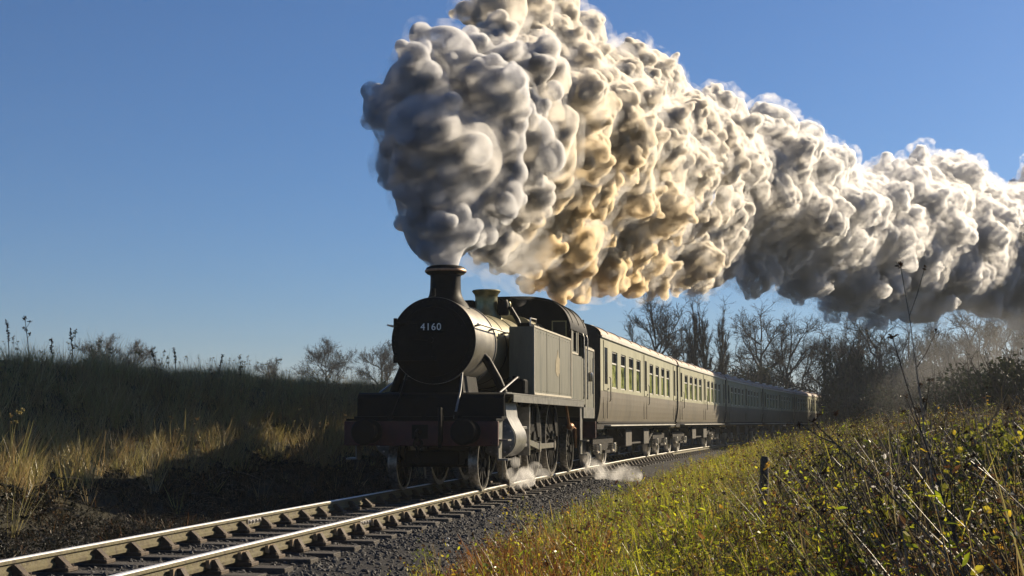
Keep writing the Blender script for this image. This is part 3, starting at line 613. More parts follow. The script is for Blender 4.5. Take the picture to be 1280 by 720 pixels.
CL = 18.2           # body length
WZ0, WZ1, WZM = 2.12, 3.12, 2.80
WINS = [1.95 + k * 1.62 for k in range(4)] + [10.0 + k * 1.62 for k in range(4)]
DOORS = [(.45, 1.15), (8.55, 9.25), (17.05, 17.75)]
def make_coach():
    root = empty('railway_coach')
    tag(root, 'x', 'railway coach', 'coaches of the train behind the locomotive')
    WW = .98
    holes = [(y, y + WW, WZ0, WZ1) for y in WINS]
    for sx in (1, -1):
        mb, lows = MB(), MB()
        wall_grid(mb, sx * 1.40, 0, CL, 2.02, 3.42, holes, .045, sx)
        # lower side with a slight tuck-under
        n = 5
        for k in range(n):
            z0, z1 = 1.22 + .8 * k / n, 1.22 + .8 * (k + 1) / n; f = lambda z: 1.40 - .10 * ((2.02 - z) / .8) ** 2.2
            lows.add([(sx * f(z0), 0, z0), (sx * f(z0), CL, z0), (sx * f(z1), CL, z1), (sx * f(z1), 0, z1)], [(0, 1, 2, 3)], True)
        mb.build('upper_side', m_upper, root); lows.build('lower_side', m_lower, root)
    for y0, y1 in ((-.02, .03), (CL - .03, CL + .02)):
        P = [(-1.30, 1.22), (-1.395, 2.02), (-1.395, 3.42)] + [(1.37 * math.sin(a), 3.42 + .42 * math.cos(a) ** .8) for a in np.linspace(-math.pi / 2 + .05, math.pi / 2 - .05, 15)] + [(1.395, 3.42), (1.395, 2.02), (1.30, 1.22)]
        mb = MB(); mb.prism(P, y0, y1, 'y'); mb.build('end_wall', m_gang, root)
    mb = MB(); N = 20; prof = [(1.43 * math.sin(a), 3.42 + .44 * max(math.cos(a), 0) ** .8) for a in np.linspace(-math.pi / 2, math.pi / 2, N)]
    mb.v = [(x, y, z) for y in (-.03, CL + .03) for x, z in prof]
    for k in range(N - 1): mb.f.append((k, k + 1, N + k + 1, N + k)); mb.sm.append(True)
    roof = mb.build('roof', m_roof, root)
    for sx in (1, -1):
        g_ = MB(); g_.box(min(sx * 1.405, sx * 1.445), max(sx * 1.405, sx * 1.445), 0, CL, 3.395, 3.45); g_.build('gutter', m_gutter, roof)
    for k in range(10):
        y = 1.0 + k * (CL - 2.0) / 9; sx = 1 if k % 2 else -1; v_ = MB(); v_.lathe([(.10, 0), (.10, .06), (.16, .07), (.16, .10), (.10, .13), (0, .14)], (0, 0, 0), 'z', 12)
        v_.build('roof_vent', m_gutter if k % 2 else m_roof, roof, (sx * .62, y, 3.78))
    for k in range(8):
        r2 = MB(); y = 1.2 + k * 2.25; r2.tube([(x * 1.002, y, z + .006) for x, z in prof[1:-1]], .016, 4); r2.build('roof_seam', m_roof, roof)
    for sx in (1, -1):
        for y in WINS:
            x0, x1 = sorted((sx * 1.353, sx * 1.372)); w_ = MB(); fr = .035
            for (a, b, c, d) in ((y, y + WW, WZ0, WZ0 + fr), (y, y + WW, WZ1 - fr, WZ1), (y, y + fr, WZ0 + fr, WZ1 - fr), (y + WW - fr, y + WW, WZ0 + fr, WZ1 - fr), (y + fr, y + WW - fr, WZM - .02, WZM + .02)): w_.box(x0, x1, a, b, c, d)
            wn_ = w_.build('window', m_gutter, root)
            p_ = MB(); xa, xb = sorted((sx * 1.340, sx * 1.3525)); p_.box(xa, xb, y + fr, y + WW - fr, WZ0 + fr, WZM - .02); p_.build('pane', m_pane, wn_)
            p_ = MB(); xa, xb = sorted((sx * 1.325, sx * 1.335)); p_.box(xa, xb, y + fr, y + WW - fr, WZM + .02, WZ1 - fr); p_.build('toplight', m_dark, wn_)
        for (y0, y1) in DOORS:
            xa, xb = sorted((sx * 1.402, sx * 1.418)); d_ = MB(); fr = .09
            for (a, b, c, d) in ((y0, y1, 2.03, 2.2), (y0, y1, 3.16, 3.34), (y0, y0 + fr, 2.2, 3.16), (y1 - fr, y1, 2.2, 3.16)): d_.box(xa, xb, a, b, c, d)
            dd_ = d_.build('door', m_upper, root)
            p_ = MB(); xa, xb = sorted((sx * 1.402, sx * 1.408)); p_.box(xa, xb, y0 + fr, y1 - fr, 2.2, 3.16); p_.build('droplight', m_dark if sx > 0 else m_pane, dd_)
            p_ = MB(); p_.box(min(sx * 1.42, sx * 1.45), max(sx * 1.42, sx * 1.45), y1 - .12, y1 - .04, 2.06, 2.10); p_.tube([(sx * 1.44, y1 + .08, 1.75), (sx * 1.47, y1 + .08, 1.8), (sx * 1.47, y1 + .08, 2.35), (sx * 1.44, y1 + .08, 2.4)], .014, 6)
            p_.build('door_handle', m_tyre, dd_)
            p_ = MB(); p_.box(min(sx * 1.385, sx * 1.398), max(sx * 1.385, sx * 1.398), y0 + .01, y0 + .02, 1.3, 2.03); p_.box(min(sx * 1.385, sx * 1.398), max(sx * 1.385, sx * 1.398), y1 - .02, y1 - .01, 1.3, 2.03); p_.build('door_edge', m_under, dd_)
        x0, x1 = sorted((sx * 1.22, sx * 1.30)); b_ = MB(); b_.box(x0, x1, 0, CL, 1.02, 1.215); b_.box(min(sx * 1.3, sx * 1.33), max(sx * 1.3, sx * 1.33), 0, CL, 1.18, 1.214); b_.build('solebar', m_under, root)
        b_ = MB(); b_.box(min(sx * 1.30, sx * 1.48), max(sx * 1.30, sx * 1.48), 1.2, CL - 1.2, 1.10, 1.13); b_.build('footboard', m_gutter if sx > 0 else m_under, root)  # sunlight put into the colour: pale on the sunny side, dark opposite
        b_ = MB(); b_.tube([(sx * 1.1, 4.6, 1.03), (sx * 1.1, 6.6, .55), (sx * 1.1, 11.6, .55), (sx * 1.1, 13.6, 1.03)], .04, 6); b_.tube([(sx * 1.1, 6.6, 1.03), (sx * 1.1, 6.6, .55)], .03, 6); b_.tube([(sx * 1.1, 11.6, 1.03), (sx * 1.1, 11.6, .55)], .03, 6); b_.build('truss_rod', m_under, root)
        for y in (5.6, 9.7):
            b_ = MB(); b_.box(sx * .95 - .28, sx * .95 + .28, y, y + 1.3, .48, 1.0, .03); b_.build('battery_box', m_box, root)
        for e, y in ((-1, -.02), (1, CL + .02)):
            for _ in (0,): b_ = MB(); b_.lathe([(0, 0), (.12, 0), (.10, e * .22), (.06, e * .24), (.06, e * .30), (.2, e * .31), (.2, e * .34), (0, e * .36)], (sx * .865, y, 1.06), 'y', 12); b_.build('buffer', m_under, root)
    for y, e in ((-.02, -1), (CL + .02, 1)):
        g_ = MB(); ya, yb = sorted((y, y + e * .26))
        g_.box(-.52, .52, ya, yb, 1.15, 3.25, .06); g_.build('gangway', m_gang, root)
    fl = MB(); fl.box(-1.25, 1.25, .02, CL - .02, 1.18, 1.24); fl.build('floor_plate', m_under, root)
    inn = MB(); inn.box(-.02, .02, .5, CL - .5, 1.25, 3.5); inn.build('inner_partition', m_under, root)
    for yc in (2.75, CL - 2.75):
        bg_ = MB()
        for sx in (1, -1):
            x0, x1 = sorted((sx * .92, sx * 1.02)); bg_.prism([(yc - 1.75, .62), (yc - 1.75, .78), (yc - .5, .85), (yc + .5, .85), (yc + 1.75, .78), (yc + 1.75, .62), (yc + .5, .45), (yc - .5, .45)], x0, x1, 'x')
            bg_.box(min(sx * 1.02, sx * 1.14), max(sx * 1.02, sx * 1.14), yc - .45, yc + .45, .36, .44)
        bg_.box(-.92, .92, yc - .2, yc + .2, .55, .95)
        bo_ = bg_.build('bogie', m_under, root)
        for yy in (yc - 1.3, yc + 1.3):
            for sx in (1, -1):
                w_ = MB(); w_.lathe([(0, -.05), (.12, -.09), (.14, -.04), (.38, -.03), (.40, -.06), (.457, -.07), (.457, .07), (.40, .06), (.38, .03), (.14, .04), (.12, .09), (0, .05)], (0, 0, 0), 'x', 28)
                w_.lathe([(.457, -sx * .07), (.486, -sx * .07), (.486, -sx * .10), (.457, -sx * .10)], (0, 0, 0), 'x', 28, closed=True)
                w_.build('coach_wheel', m_wheelc, bo_, (sx * .75, yy, .457))
                a_ = MB(); a_.box(min(sx * .98, sx * 1.16), max(sx * .98, sx * 1.16), yy - .12, yy + .12, .34, .62, .02); a_.build('axle_box', m_rod if sx > 0 else m_under, bo_)  # sun glints coloured in: bright boxes on the sunny side only
                for q in (-.36, .36):
                    a_ = MB(); a_.tube([(sx * 1.06 + .07 * math.cos(u), yy + q + .07 * math.sin(u), .40 + .22 * u / (2 * math.pi * 4)) for u in np.linspace(0, 2 * math.pi * 4, 33)], .018, 4); a_.build('coil_spring', m_rod if sx > 0 else m_under, bo_)  # same painted glint: bright springs on the sunny side only
    return root
t = NT('coach_wheel_steel'); tc = t.node('ShaderNodeTexCoord'); sp = t.node('ShaderNodeSeparateXYZ', i_0=(tc, 3))
py = t.node('ShaderNodeMath', operation='POWER', i_0=(sp, 1)); py.inputs[1].default_value = 2; pz = t.node('ShaderNodeMath', operation='POWER', i_0=(sp, 2)); pz.inputs[1].default_value = 2
ad = t.node('ShaderNodeMath', operation='ADD', i_0=py, i_1=pz); gt = t.node('ShaderNodeMath', operation='GREATER_THAN', i_0=ad); gt.inputs[1].default_value = .405 ** 2
mx = t.node('ShaderNodeMixRGB', i_0=gt); mx.inputs[1].default_value = (.03, .026, .02, 1); mx.inputs[2].default_value = (.55, .53, .5, 1)
b = t.node('ShaderNodeBsdfPrincipled', i_Base_Color=mx, i_Roughness=.4, i_Metallic=gt); t.l.new(b.outputs[0], t.out.inputs[0]); m_wheelc = t.m
proto = make_coach()
CLAB = ['cream and brown railway coach coupled directly behind the locomotive bunker', 'sunlit railway coach second from the locomotive, ending where the train falls into shade',
        'third railway coach, first one in the shade of the steam', 'fourth railway coach in shade, in front of the tall bare oaks',
        'fifth railway coach, far along the curve above the weeds', 'sixth railway coach, almost lost behind the weed stalks', 'last railway coach visible at the vanishing end of the train']
s0 = 12.75
for i in range(7):
    c = proto if i == 0 else copy_tree(proto)
    A, B = track(s0), track(s0 + CL); th = math.atan2(B[0] - A[0], B[1] - A[1])
    c.location = (A[0], A[1], 0); c.rotation_euler = (0, 0, -th); c['label'] = CLAB[i]
    s0 += CL + .62
# ---------------------------------------------------------------- bare winter trees
def leafmat(name, stops, trans=.45, rough=.6, gloss=.03, per='random', scale=3.0):
    """foliage: light passes through it; tone differs from plant to plant"""
    t = NT(name); oi = t.node('ShaderNodeObjectInfo'); tc = t.node('ShaderNodeTexCoord'); geo = t.node('ShaderNodeNewGeometry')
    nz = t.node('ShaderNodeTexNoise', i_Vector=(geo, 0), i_Scale=scale, i_Detail=3)
    ad = t.node('ShaderNodeMath', operation='MULTIPLY_ADD', i_0=(oi, 5)); ad.inputs[1].default_value = .55; ad.inputs[2].default_value = -.02
    a2 = t.node('ShaderNodeMath', operation='MULTIPLY_ADD', i_0=nz, i_2=ad); a2.inputs[1].default_value = .5
    rp = t.ramp(a2, stops)
    d = t.node('ShaderNodeBsdfDiffuse', i_0=rp); tr = t.node('ShaderNodeBsdfTranslucent', i_0=rp); g = t.node('ShaderNodeBsdfGlossy', i_Roughness=.35); g.inputs[0].default_value = (.8, .8, .8, 1)
    m1 = t.node('ShaderNodeMixShader', i_1=d, i_2=tr); m1.inputs[0].default_value = trans
    m2 = t.node('ShaderNodeMixShader', i_1=m1, i_2=g); m2.inputs[0].default_value = gloss
    t.l.new(m2.outputs[0], t.out.inputs[0]); return t.m
m_bark = noisy('lichened_bark', (.020, .017, .013, 1), (.07, .06, .045, 1), scale=6, rough=.9, bump=.5, c3=(.035, .032, .024, 1))
m_twig = noisy('brown_grey_twigs', (.030, .024, .019, 1), (.085, .070, .054, 1), scale=2, rough=.9)
m_ivy = leafmat('dark_ivy_leaves', [(.2, (.010, .016, .009, 1)), (.5, (.022, .034, .016, 1)), (.8, (.05, .055, .025, 1))], .2)

def grow(seed, height, spread, upright=.35, limbs=6, sub=5, twigs=6, first=.28, gnarl=.25):
    r = random.Random(seed); trunk, crown = MB(), MB()
    def path(p, d, L, n, wob, lift):
        pts = [p]; dd_ = d.normalized()
        for k in range(n):
            dd_ = (dd_ + Vector((r.gauss(0, wob), r.gauss(0, wob), r.gauss(0, wob) + lift))).normalized(); pts.append(pts[-1] + dd_ * (L / n))
        return pts, dd_
    def tri_twig(p, q, w_):
        a = (q - p).orthogonal().normalized() * w_; b = (q - p).normalized().cross(a)
        crown.add([p + a, p - a * .5 + b * .86, p - a * .5 - b * .86, q], [(0, 1, 3), (1, 2, 3), (2, 0, 3)])
    tr_, d0 = path(Vector((0, 0, -.4)), Vector((0, 0, 1)), height * .72, 7, .07, .05)
    R0 = height * .030
    trunk.tube(tr_, [R0 * (1.35 if k == 0 else 1) * (1 - k / 8) for k in range(8)], 8)
    def branch(p, d, L, rad, lvl):
        pts, de = path(p, d, L, 4, gnarl * .6, upright * .22)
        rs = [rad * (1 - .72 * k / 4) for k in range(5)]
        (trunk if lvl == 0 else crown).tube(pts, rs, 6 if lvl == 0 else 4 if lvl == 1 else 3, caps=False)
        if lvl >= 2:
            for k in range(twigs):
                t_ = r.uniform(.15, 1); i = min(int(t_ * 4), 3); q = pts[i].lerp(pts[i + 1], t_ * 4 - i)
                dv = (de + Vector((r.gauss(0, .8), r.gauss(0, .8), r.gauss(.15, .6)))).normalized(); L2 = L * r.uniform(.35, .8); e = q + dv * L2
                tri_twig(q, e, .020)
                for _ in range(4):
                    u = r.uniform(.2, .95); f = q.lerp(e, u); tri_twig(f, f + (dv + Vector((r.gauss(0, .7), r.gauss(0, .7), r.gauss(.1, .5)))).normalized() * L2 * r.uniform(.3, .6), .013)
            return
        n = sub if lvl == 0 else sub + 1
        for k in range(n):
            t_ = .25 + .75 * (k + r.random()) / n; i = min(int(t_ * 4), 3); q = pts[i].lerp(pts[i + 1], min(t_ * 4 - i, 1))
            ax = de.orthogonal().normalized(); ax.rotate(Matrix.Rotation(r.uniform(0, 6.28), 3, de)); ang = r.uniform(.5, 1.05) * (1 - .45 * upright)
            dv = (de * math.cos(ang) + ax * math.sin(ang)).normalized()
            branch(q, dv, L * r.uniform(.48, .68), rad * .45, lvl + 1)
    for k in range(limbs):
        t_ = first + (1 - first) * (k + r.random() * .8) / limbs; i = min(int(t_ * 7), 6); q = tr_[i].lerp(tr_[i + 1], min(t_ * 7 - i, 1)); a = k * 2.4 + r.uniform(-.4, .4)
        out = Vector((math.cos(a), math.sin(a), .25 + 1.6 * upright + r.uniform(0, .4)))
        branch(q, out, spread * r.uniform(.8, 1.1) * (1.12 - .45 * t_), R0 * (.62 - .3 * t_), 0)
    branch(tr_[-1], Vector((0, 0, 1)), height * .28, R0 * .3, 1)
    return trunk, crown
TREES = {}
for kind, args in (('round', (9, 9, 4.4, .28, 8, 6, 8, .22, .2)), ('oak', (1, 11, 4.6, .25, 7, 5, 7)), ('oak2', (2, 12, 5.2, .3, 7, 5, 7, .22, .4)), ('oak3', (7, 10, 4.4, .45, 7, 5, 7, .3, .3)), ('upright', (4, 11, 2.6, 1.25, 9, 4, 6, .12, .15)), ('small', (5, 7, 3.0, .5, 6, 5, 6, .15, .3))):
    tb, cb = grow(*args); root = empty('bare_tree'); tr = tb.build('trunk', m_bark, root); cr = cb.build('crown', m_twig, root); TREES[kind] = [root, False]
print('tree tris', {k: sum(len(c.data.polygons) for c in kids(v[0])) for k, v in TREES.items()})
def put_tree(kind, X, Y, sc_, rz, label, group=None, z=None, sz=None):
    root, used = TREES[kind]; o = copy_tree(root) if used else root; TREES[kind][1] = True
    zz = float(ground_z(np.float64(X), np.float64(Y))) if z is None else z
    o.location = (X, Y, zz - .1); o.rotation_euler = (0, 0, rz); o.scale = (sc_, sc_, sz or sc_)
    if 'group' in o: del o['group']
    tag(o, label, 'tree', group); return o
F_PX = 47.8 / 36 * 1280
def at(px, Y):  # the world X seen at picture column px (of 1280) at depth Y
    return (px - 640) / F_PX * Y * math.cos(R(5.64)) * 1.0
# (column, depth, kind, scale, turn, label)
for (px, Y, k, s_, rz, lab) in [
    (822, 128, 'oak3', .96, .3, 'bare rounded tree behind the second coach roof, starting the tree belt'),
    (846, 134, 'small', 1.1, 2.1, 'lower bare tree squeezed between the rounded tree and the upright slender one'),
    (868, 126, 'upright', .86, 1.0, 'slender upright bare tree behind the end of the second coach'),
    (886, 127, 'upright', .90, 2.7, 'slender upright bare tree, middle of the three narrow ones'),
    (903, 130, 'upright', .86, 4.4, 'slender upright bare tree beside the dark ivy clump, last of the three narrow ones'),
    (952, 150, 'oak', 1.02, .9, 'spreading bare oak rising behind the ivy clump and third coach'),
    (992, 146, 'oak2', .97, 3.4, 'broad bare oak with open forked crown above the fourth coach'),
    (1032, 152, 'oak', 1.06, 5.2, 'bare oak whose branches meet the underside of the steam cloud'),
    (1070, 150, 'oak3', 1.12, 2.0, 'bare oak between the steam-touching oak and the thick dark-trunked one'),
    (1098, 132, 'oak2', .96, 1.1, 'thick dark-trunked bare oak standing tallest in the middle of the belt'),
    (1140, 140, 'oak', 1.0, 4.1, 'bare oak just past the thick dark-trunked oak, under the steam'),
    (1178, 138, 'oak3', .98, .2, 'bare oak with pale sky showing through its low crown'),
    (1214, 128, 'oak2', .88, 5.6, 'twisted bare oak in the misty end of the belt'),
    (1250, 118, 'oak', .86, 2.9, 'bare oak near the misty end of the tree belt, before the cut-off one'),
    (1284, 112, 'oak3', .9, 3.9, 'bare oak half cut off by the edge of the view')]:
    put_tree(k, at(px, Y), Y, s_, rz, lab, 'bare trees in the belt beyond the train')
for (px, Y, k, s_, rz, lab) in [
    (407, 155, 'round', .66, .5, 'lone round bare tree on the skyline beyond the bank'),
    (337, 165, 'round', .38, 1.5, 'small faint bare tree low on the field skyline'),
    (478, 150, 'round', .56, 1.1, 'bare tree half hidden behind the smokebox on the skyline'),
    (123, 112, 'round', .38, 2.2, 'small bare tree behind the bank top, first of a close pair under the tall weeds'),
    (170, 112, 'round', .36, 3.9, 'small bare tree behind the bank top, second of the close pair')]:
    X = at(px, Y); gz = float(ground_z(np.float64(X), np.float64(Y)))
    put_tree(k, X, Y, s_, rz, lab, None, sz=s_ * (1.05 if px == 407 else 1.15 if px == 478 else 1.25))
# dark ivy clumps and thicket under the trees
def thicket_mesh(seed, W, D_, H, nl, lsz, twn):
    r = random.Random(seed); lv, tw = MB(), MB(); lobes = [(r.uniform(-W, W) * .6, r.uniform(-D_, D_) * .6, H * r.uniform(.25, .62), r.uniform(.32, .5) * H) for _ in range(9)]
    for k in range(nl):
        lx, ly, lz, lr = r.choice(lobes); u = Vector((r.gauss(0, 1), r.gauss(0, 1), r.gauss(0, 1))).normalized() * lr * r.uniform(.6, 1.1) ; p = Vector((lx, ly, lz)) + Vector((u.x * W / H * .9, u.y * D_ / H, u.z)); p.z = abs(p.z)
        a = Vector((r.gauss(0, 1), r.gauss(0, 1), r.gauss(0, 1))).normalized() * lsz * r.uniform(.6, 1.3); b = a.orthogonal().normalized(); b.rotate(Matrix.Rotation(r.uniform(0, 6.3), 3, a.normalized())); b *= lsz * .55
        lv.add([p - a, p + b, p + a, p - b], [(0, 1, 2, 3)])
    for k in range(twn):
        x, y = r.uniform(-W, W) * .8, r.uniform(-D_, D_) * .8; p = Vector((x, y, 0)); e = p + Vector((r.gauss(0, .25) * H, r.gauss(0, .25) * H, H * r.uniform(.7, 1.15))); tw.tube([p, p.lerp(e, .5) + Vector((r.gauss(0, .1), r.gauss(0, .1), 0)), e], [.05, .03, .008], 3, caps=False)
        for _ in range(7): f = p.lerp(e, r.uniform(.35, 1)); g = f + Vector((r.gauss(0, .3), r.gauss(0, .3), r.gauss(.25, .25))) * H * .3; tw.tube([f, g], [.014, .004], 3, caps=False)
    return lv, tw
BUSH = []
for sd_ in range(3):
    lv, tw = thicket_mesh(20 + sd_, 3.0, 2.2, 3.6, 2600, .12, 45); root = empty('ivy_thicket'); tw.build('stems', m_twig, root); lv.build('foliage', m_ivy, root); BUSH.append([root, False])
def put_bush(k, X, Y, s_, sz, rz, label, group):
    root, used = BUSH[k]; o = copy_tree(root) if used else root; BUSH[k][1] = True
    o.location = (X, Y, float(ground_z(np.float64(X), np.float64(Y))) - .15); o.rotation_euler = (0, 0, rz); o.scale = (s_, s_, sz)
    tag(o, label, 'bush', group)
i = 0
places = ['between the upright trees and the first oak', 'at the foot of the spreading oak', 'in front of the broad forked oak', 'left of the steam-touching oak', 'under the steam-touching oak', 'before the middle oaks', 'against the thick dark oak', 'past the thick dark oak',
          'under the low-crowned oak', 'before the twisted oak', 'where the mist thickens', 'at the misty edge oak', 'behind the second coach roof', 'below the rounded first tree', 'under the cut-off oak']
for (px, Y, s_, sz) in [(915, 136, 1.1, 1.15), (938, 140, 1.2, 1.35), (965, 143, 1.2, 1.45), (992, 140, 1.3, 1.35), (1020, 143, 1.3, 1.45), (1050, 143, 1.3, 1.4), (1080, 140, 1.4, 1.6), (1112, 130, 1.45, 1.75), (1145, 128, 1.5, 1.9), (1180, 124, 1.5, 1.8), (1215, 118, 1.4, 1.8), (1252, 112, 1.4, 1.7), (860, 124, 1.1, .8), (826, 122, 1.0, .7), (1290, 108, 1.3, 1.1)]:
    put_bush(i % 3, at(px, Y), Y, s_, sz, i * 1.3, 'dark ivy thicket %s' % places[i], 'ivy thickets under the tree belt'); i += 1
for j, s_ in enumerate((86, 92, 98, 104, 110, 117, 124, 132)):  # row added as occluders to keep the rear coaches dark
    X, Y, th = track(s_, 4.9); put_bush(j % 3, X, Y, .62, 2.0, j * 1.7, 'dark ivy thicket added to shade the far coaches, %s along the bend' % ['first', 'second', 'third', 'fourth', 'fifth', 'sixth', 'seventh', 'last'][j], 'thickets added to shade the far coaches')
# low scrub to the right of the line, beyond the weeds
q = ['nearest the sixth coach', 'beside the first scrub clump', 'in the middle of the misty scrub', 'under the pale oak gap', 'before the misty edge', 'at the edge of the view']
for j, (px, Y, s_, sz) in enumerate([(1105, 86, .95, .72), (1135, 80, 1.0, .8), (1170, 74, 1.0, .85), (1208, 68, .95, .85), (1245, 62, .9, .85), (1285, 58, .9, .9)]):
    put_bush((j + 1) % 3, at(px, Y), Y, s_, sz, j * 2.1 + .5, 'low dark scrub clump %s' % q[j], 'scrub clumps right of the line')
# ---------------------------------------------------------------- grass, weeds and brambles
def scatter(name, variants, pts, kind='stuff', label=None, cat=None, wind=0.0):
    """one object: instances of a few little plant meshes on chosen points; pts rows are x, y, z, turn, lean, scale, variant"""
    P = np.asarray(pts, dtype=np.float32); me = bpy.data.meshes.new(name); me.vertices.add(len(P)); me.vertices.foreach_set('co', P[:, :3].ravel().copy())
    rot = np.zeros((len(P), 3), np.float32)
    for i in range(len(P)):   # turn about the stem, then lean in the wind, then a small random tilt
        rot[i] = (Matrix.Rotation(-wind * (.4 + 1.2 * ((i * .618) % 1)), 3, 'Y') @ Matrix.Rotation(P[i, 4], 3, (math.cos(i * 2.4), math.sin(i * 2.4), 0)) @ Matrix.Rotation(P[i, 3], 3, 'Z')).to_euler()
    a = me.attributes.new('turn', 'FLOAT_VECTOR', 'POINT'); a.data.foreach_set('vector', rot.ravel().copy())
    a = me.attributes.new('size', 'FLOAT', 'POINT'); a.data.foreach_set('value', P[:, 5].copy())
    a = me.attributes.new('pick', 'INT', 'POINT'); a.data.foreach_set('value', P[:, 6].astype(np.int32))
    o = bpy.data.objects.new(name, me); COL.objects.link(o)
    g = bpy.data.node_groups.new(name + '_scatter', 'GeometryNodeTree'); g.interface.new_socket('Geometry', in_out='INPUT', socket_type='NodeSocketGeometry'); g.interface.new_socket('Geometry', in_out='OUTPUT', socket_type='NodeSocketGeometry')
    N, L = g.nodes, g.links; gi, go = N.new('NodeGroupInput'), N.new('NodeGroupOutput'); jn = N.new('GeometryNodeJoinGeometry')
    def attr(nm, ty):
        n = N.new('GeometryNodeInputNamedAttribute'); n.data_type = ty; n.inputs[0].default_value = nm; return [s for s in n.outputs if s.enabled and s.name == 'Attribute'][0]
    tu, si, pk = attr('turn', 'FLOAT_VECTOR'), attr('size', 'FLOAT'), attr('pick', 'INT')
    e2r = N.new('FunctionNodeEulerToRotation'); L.new(tu, e2r.inputs[0])
    for k, v in enumerate(variants):
        cmp_ = N.new('FunctionNodeCompare'); cmp_.data_type = 'INT'; cmp_.operation = 'EQUAL'
        ins = [s for s in cmp_.inputs if s.enabled]; L.new(pk, ins[0]); ins[1].default_value = k
        oi = N.new('GeometryNodeObjectInfo'); oi.inputs['Object'].default_value = v; oi.inputs['As Instance'].default_value = True
        ip = N.new('GeometryNodeInstanceOnPoints'); L.new(gi.outputs[0], ip.inputs['Points']); L.new(cmp_.outputs[0], ip.inputs['Selection']); L.new(oi.outputs['Geometry'], ip.inputs['Instance']); L.new(e2r.outputs[0], ip.inputs['Rotation']); L.new(si, ip.inputs['Scale'])
        L.new(ip.outputs[0], jn.inputs[0])
    L.new(jn.outputs[0], go.inputs[0]); md = o.modifiers.new('scatter', 'NODES'); md.node_group = g
    tag(o, label, cat, None, kind); return o
def variant(mb, name, mats):
    """a little plant mesh kept out of the scene itself, used only through scatter()"""
    o = mb.build(name, None); COL.objects.unlink(o); o.use_fake_user = True
    for m in mats: o.data.materials.append(m)
    if hasattr(mb, 'mi') and len(mats) > 1:
        mi = np.array(mb.mi, dtype=np.int32)
        if len(mi) == len(o.data.polygons): o.data.polygons.foreach_set('material_index', mi)
    return o
class PB(MB):
    def __init__(s): super().__init__(); s.mi = []
    def fadd(s, vs, fs, m=0): s.add(vs, fs); s.mi += [m] * len(fs)
    def blade(s, r, base, d, L, w_, bend, m=0, seg=3):
        p = Vector(base); dv = Vector(d).normalized(); side = dv.cross(Vector((r.gauss(0, 1), r.gauss(0, 1), .2))).normalized(); V = []; lean = Vector((r.gauss(0, 1), r.gauss(0, 1), 0)).normalized()
        for k in range(seg + 1):
            t_ = k / seg; ww = w_ * (1 - t_ * .85); V += [p + side * ww, p - side * ww]; dv = (dv + (lean * bend + Vector((0, 0, -bend * .55))) / seg).normalized(); p = p + dv * (L / seg)
        s.fadd(V, [(2 * k, 2 * k + 1, 2 * k + 3, 2 * k + 2) for k in range(seg)], m)
        return p
    def leaf(s, r, p, sz, m=1, droop=.3, aspect=.5):
        a = Vector((r.gauss(0, 1), r.gauss(0, 1), r.gauss(-droop, .6))).normalized(); b = a.cross(Vector((r.gauss(0, .4), r.gauss(0, .4), 1))).normalized(); n = a.cross(b); p = Vector(p)
        L, W = sz, sz * aspect
        V = [p, p + a * L * .35 + b * W * .5 - n * W * .18, p + a * L * .35 - b * W * .5 - n * W * .18, p + a * L * .42, p + a * L * .75 + b * W * .38 - n * W * .1, p + a * L * .75 - b * W * .38 - n * W * .1, p + a * L - n * L * .12]
        s.fadd(V, [(0, 1, 3), (0, 3, 2), (1, 4, 3), (3, 4, 6), (3, 6, 5), (2, 3, 5)], m)
    def stem(s, pts, r0, r1, m=0, n=3):
        k0 = len(s.f); s.tube(pts, [r0 + (r1 - r0) * k / (len(pts) - 1) for k in range(len(pts))], n, caps=False); s.mi += [m] * (len(s.f) - k0)

def G_(h): return h
m_straw = leafmat('dry_straw_grass', [(.2, (.17, .12, .055, 1)), (.42, (.33, .24, .11, 1)), (.6, (.30, .28, .09, 1)), (.8, (.48, .38, .21, 1))], .4, scale=.8)
m_green = leafmat('autumn_green_grass', [(.2, (.12, .16, .012, 1)), (.42, (.28, .33, .02, 1)), (.6, (.48, .48, .04, 1)), (.8, (.46, .34, .07, 1))], .55, scale=.9)
m_leaf = leafmat('yellowing_leaves', [(.15, (.10, .13, .012, 1)), (.4, (.30, .36, .02, 1)), (.6, (.55, .55, .03, 1)), (.8, (.45, .26, .03, 1))], .6, gloss=.04)
m_brown = leafmat('withered_brown_leaves', [(.2, (.05, .028, .014, 1)), (.5, (.12, .06, .025, 1)), (.8, (.28, .13, .04, 1))], .4, gloss=.03)
m_rust = leafmat('rust_red_stems', [(.2, (.16, .055, .018, 1)), (.5, (.30, .12, .03, 1)), (.8, (.36, .22, .05, 1))], .45)
m_stalk = leafmat('dead_grey_stalk', [(.2, (.035, .027, .02, 1)), (.5, (.10, .08, .055, 1)), (.8, (.24, .20, .15, 1))], .15, gloss=.03)
m_darkleaf = leafmat('shadow_dark_leaves', [(.2, (.006, .008, .005, 1)), (.5, (.014, .017, .010, 1)), (.8, (.03, .024, .014, 1))], .15, gloss=.02)  # near-black leaves carry the ground shadow in their colour
m_fleck = leafmat('pale_glint_flecks', [(.2, (.45, .42, .36, 1)), (.8, (.75, .72, .66, 1))], .5)  # pale flecks stand in for glints on the leaves
m_seed = leafmat('dark_seed_head', [(.2, (.03, .02, .014, 1)), (.8, (.10, .065, .04, 1))], .1)

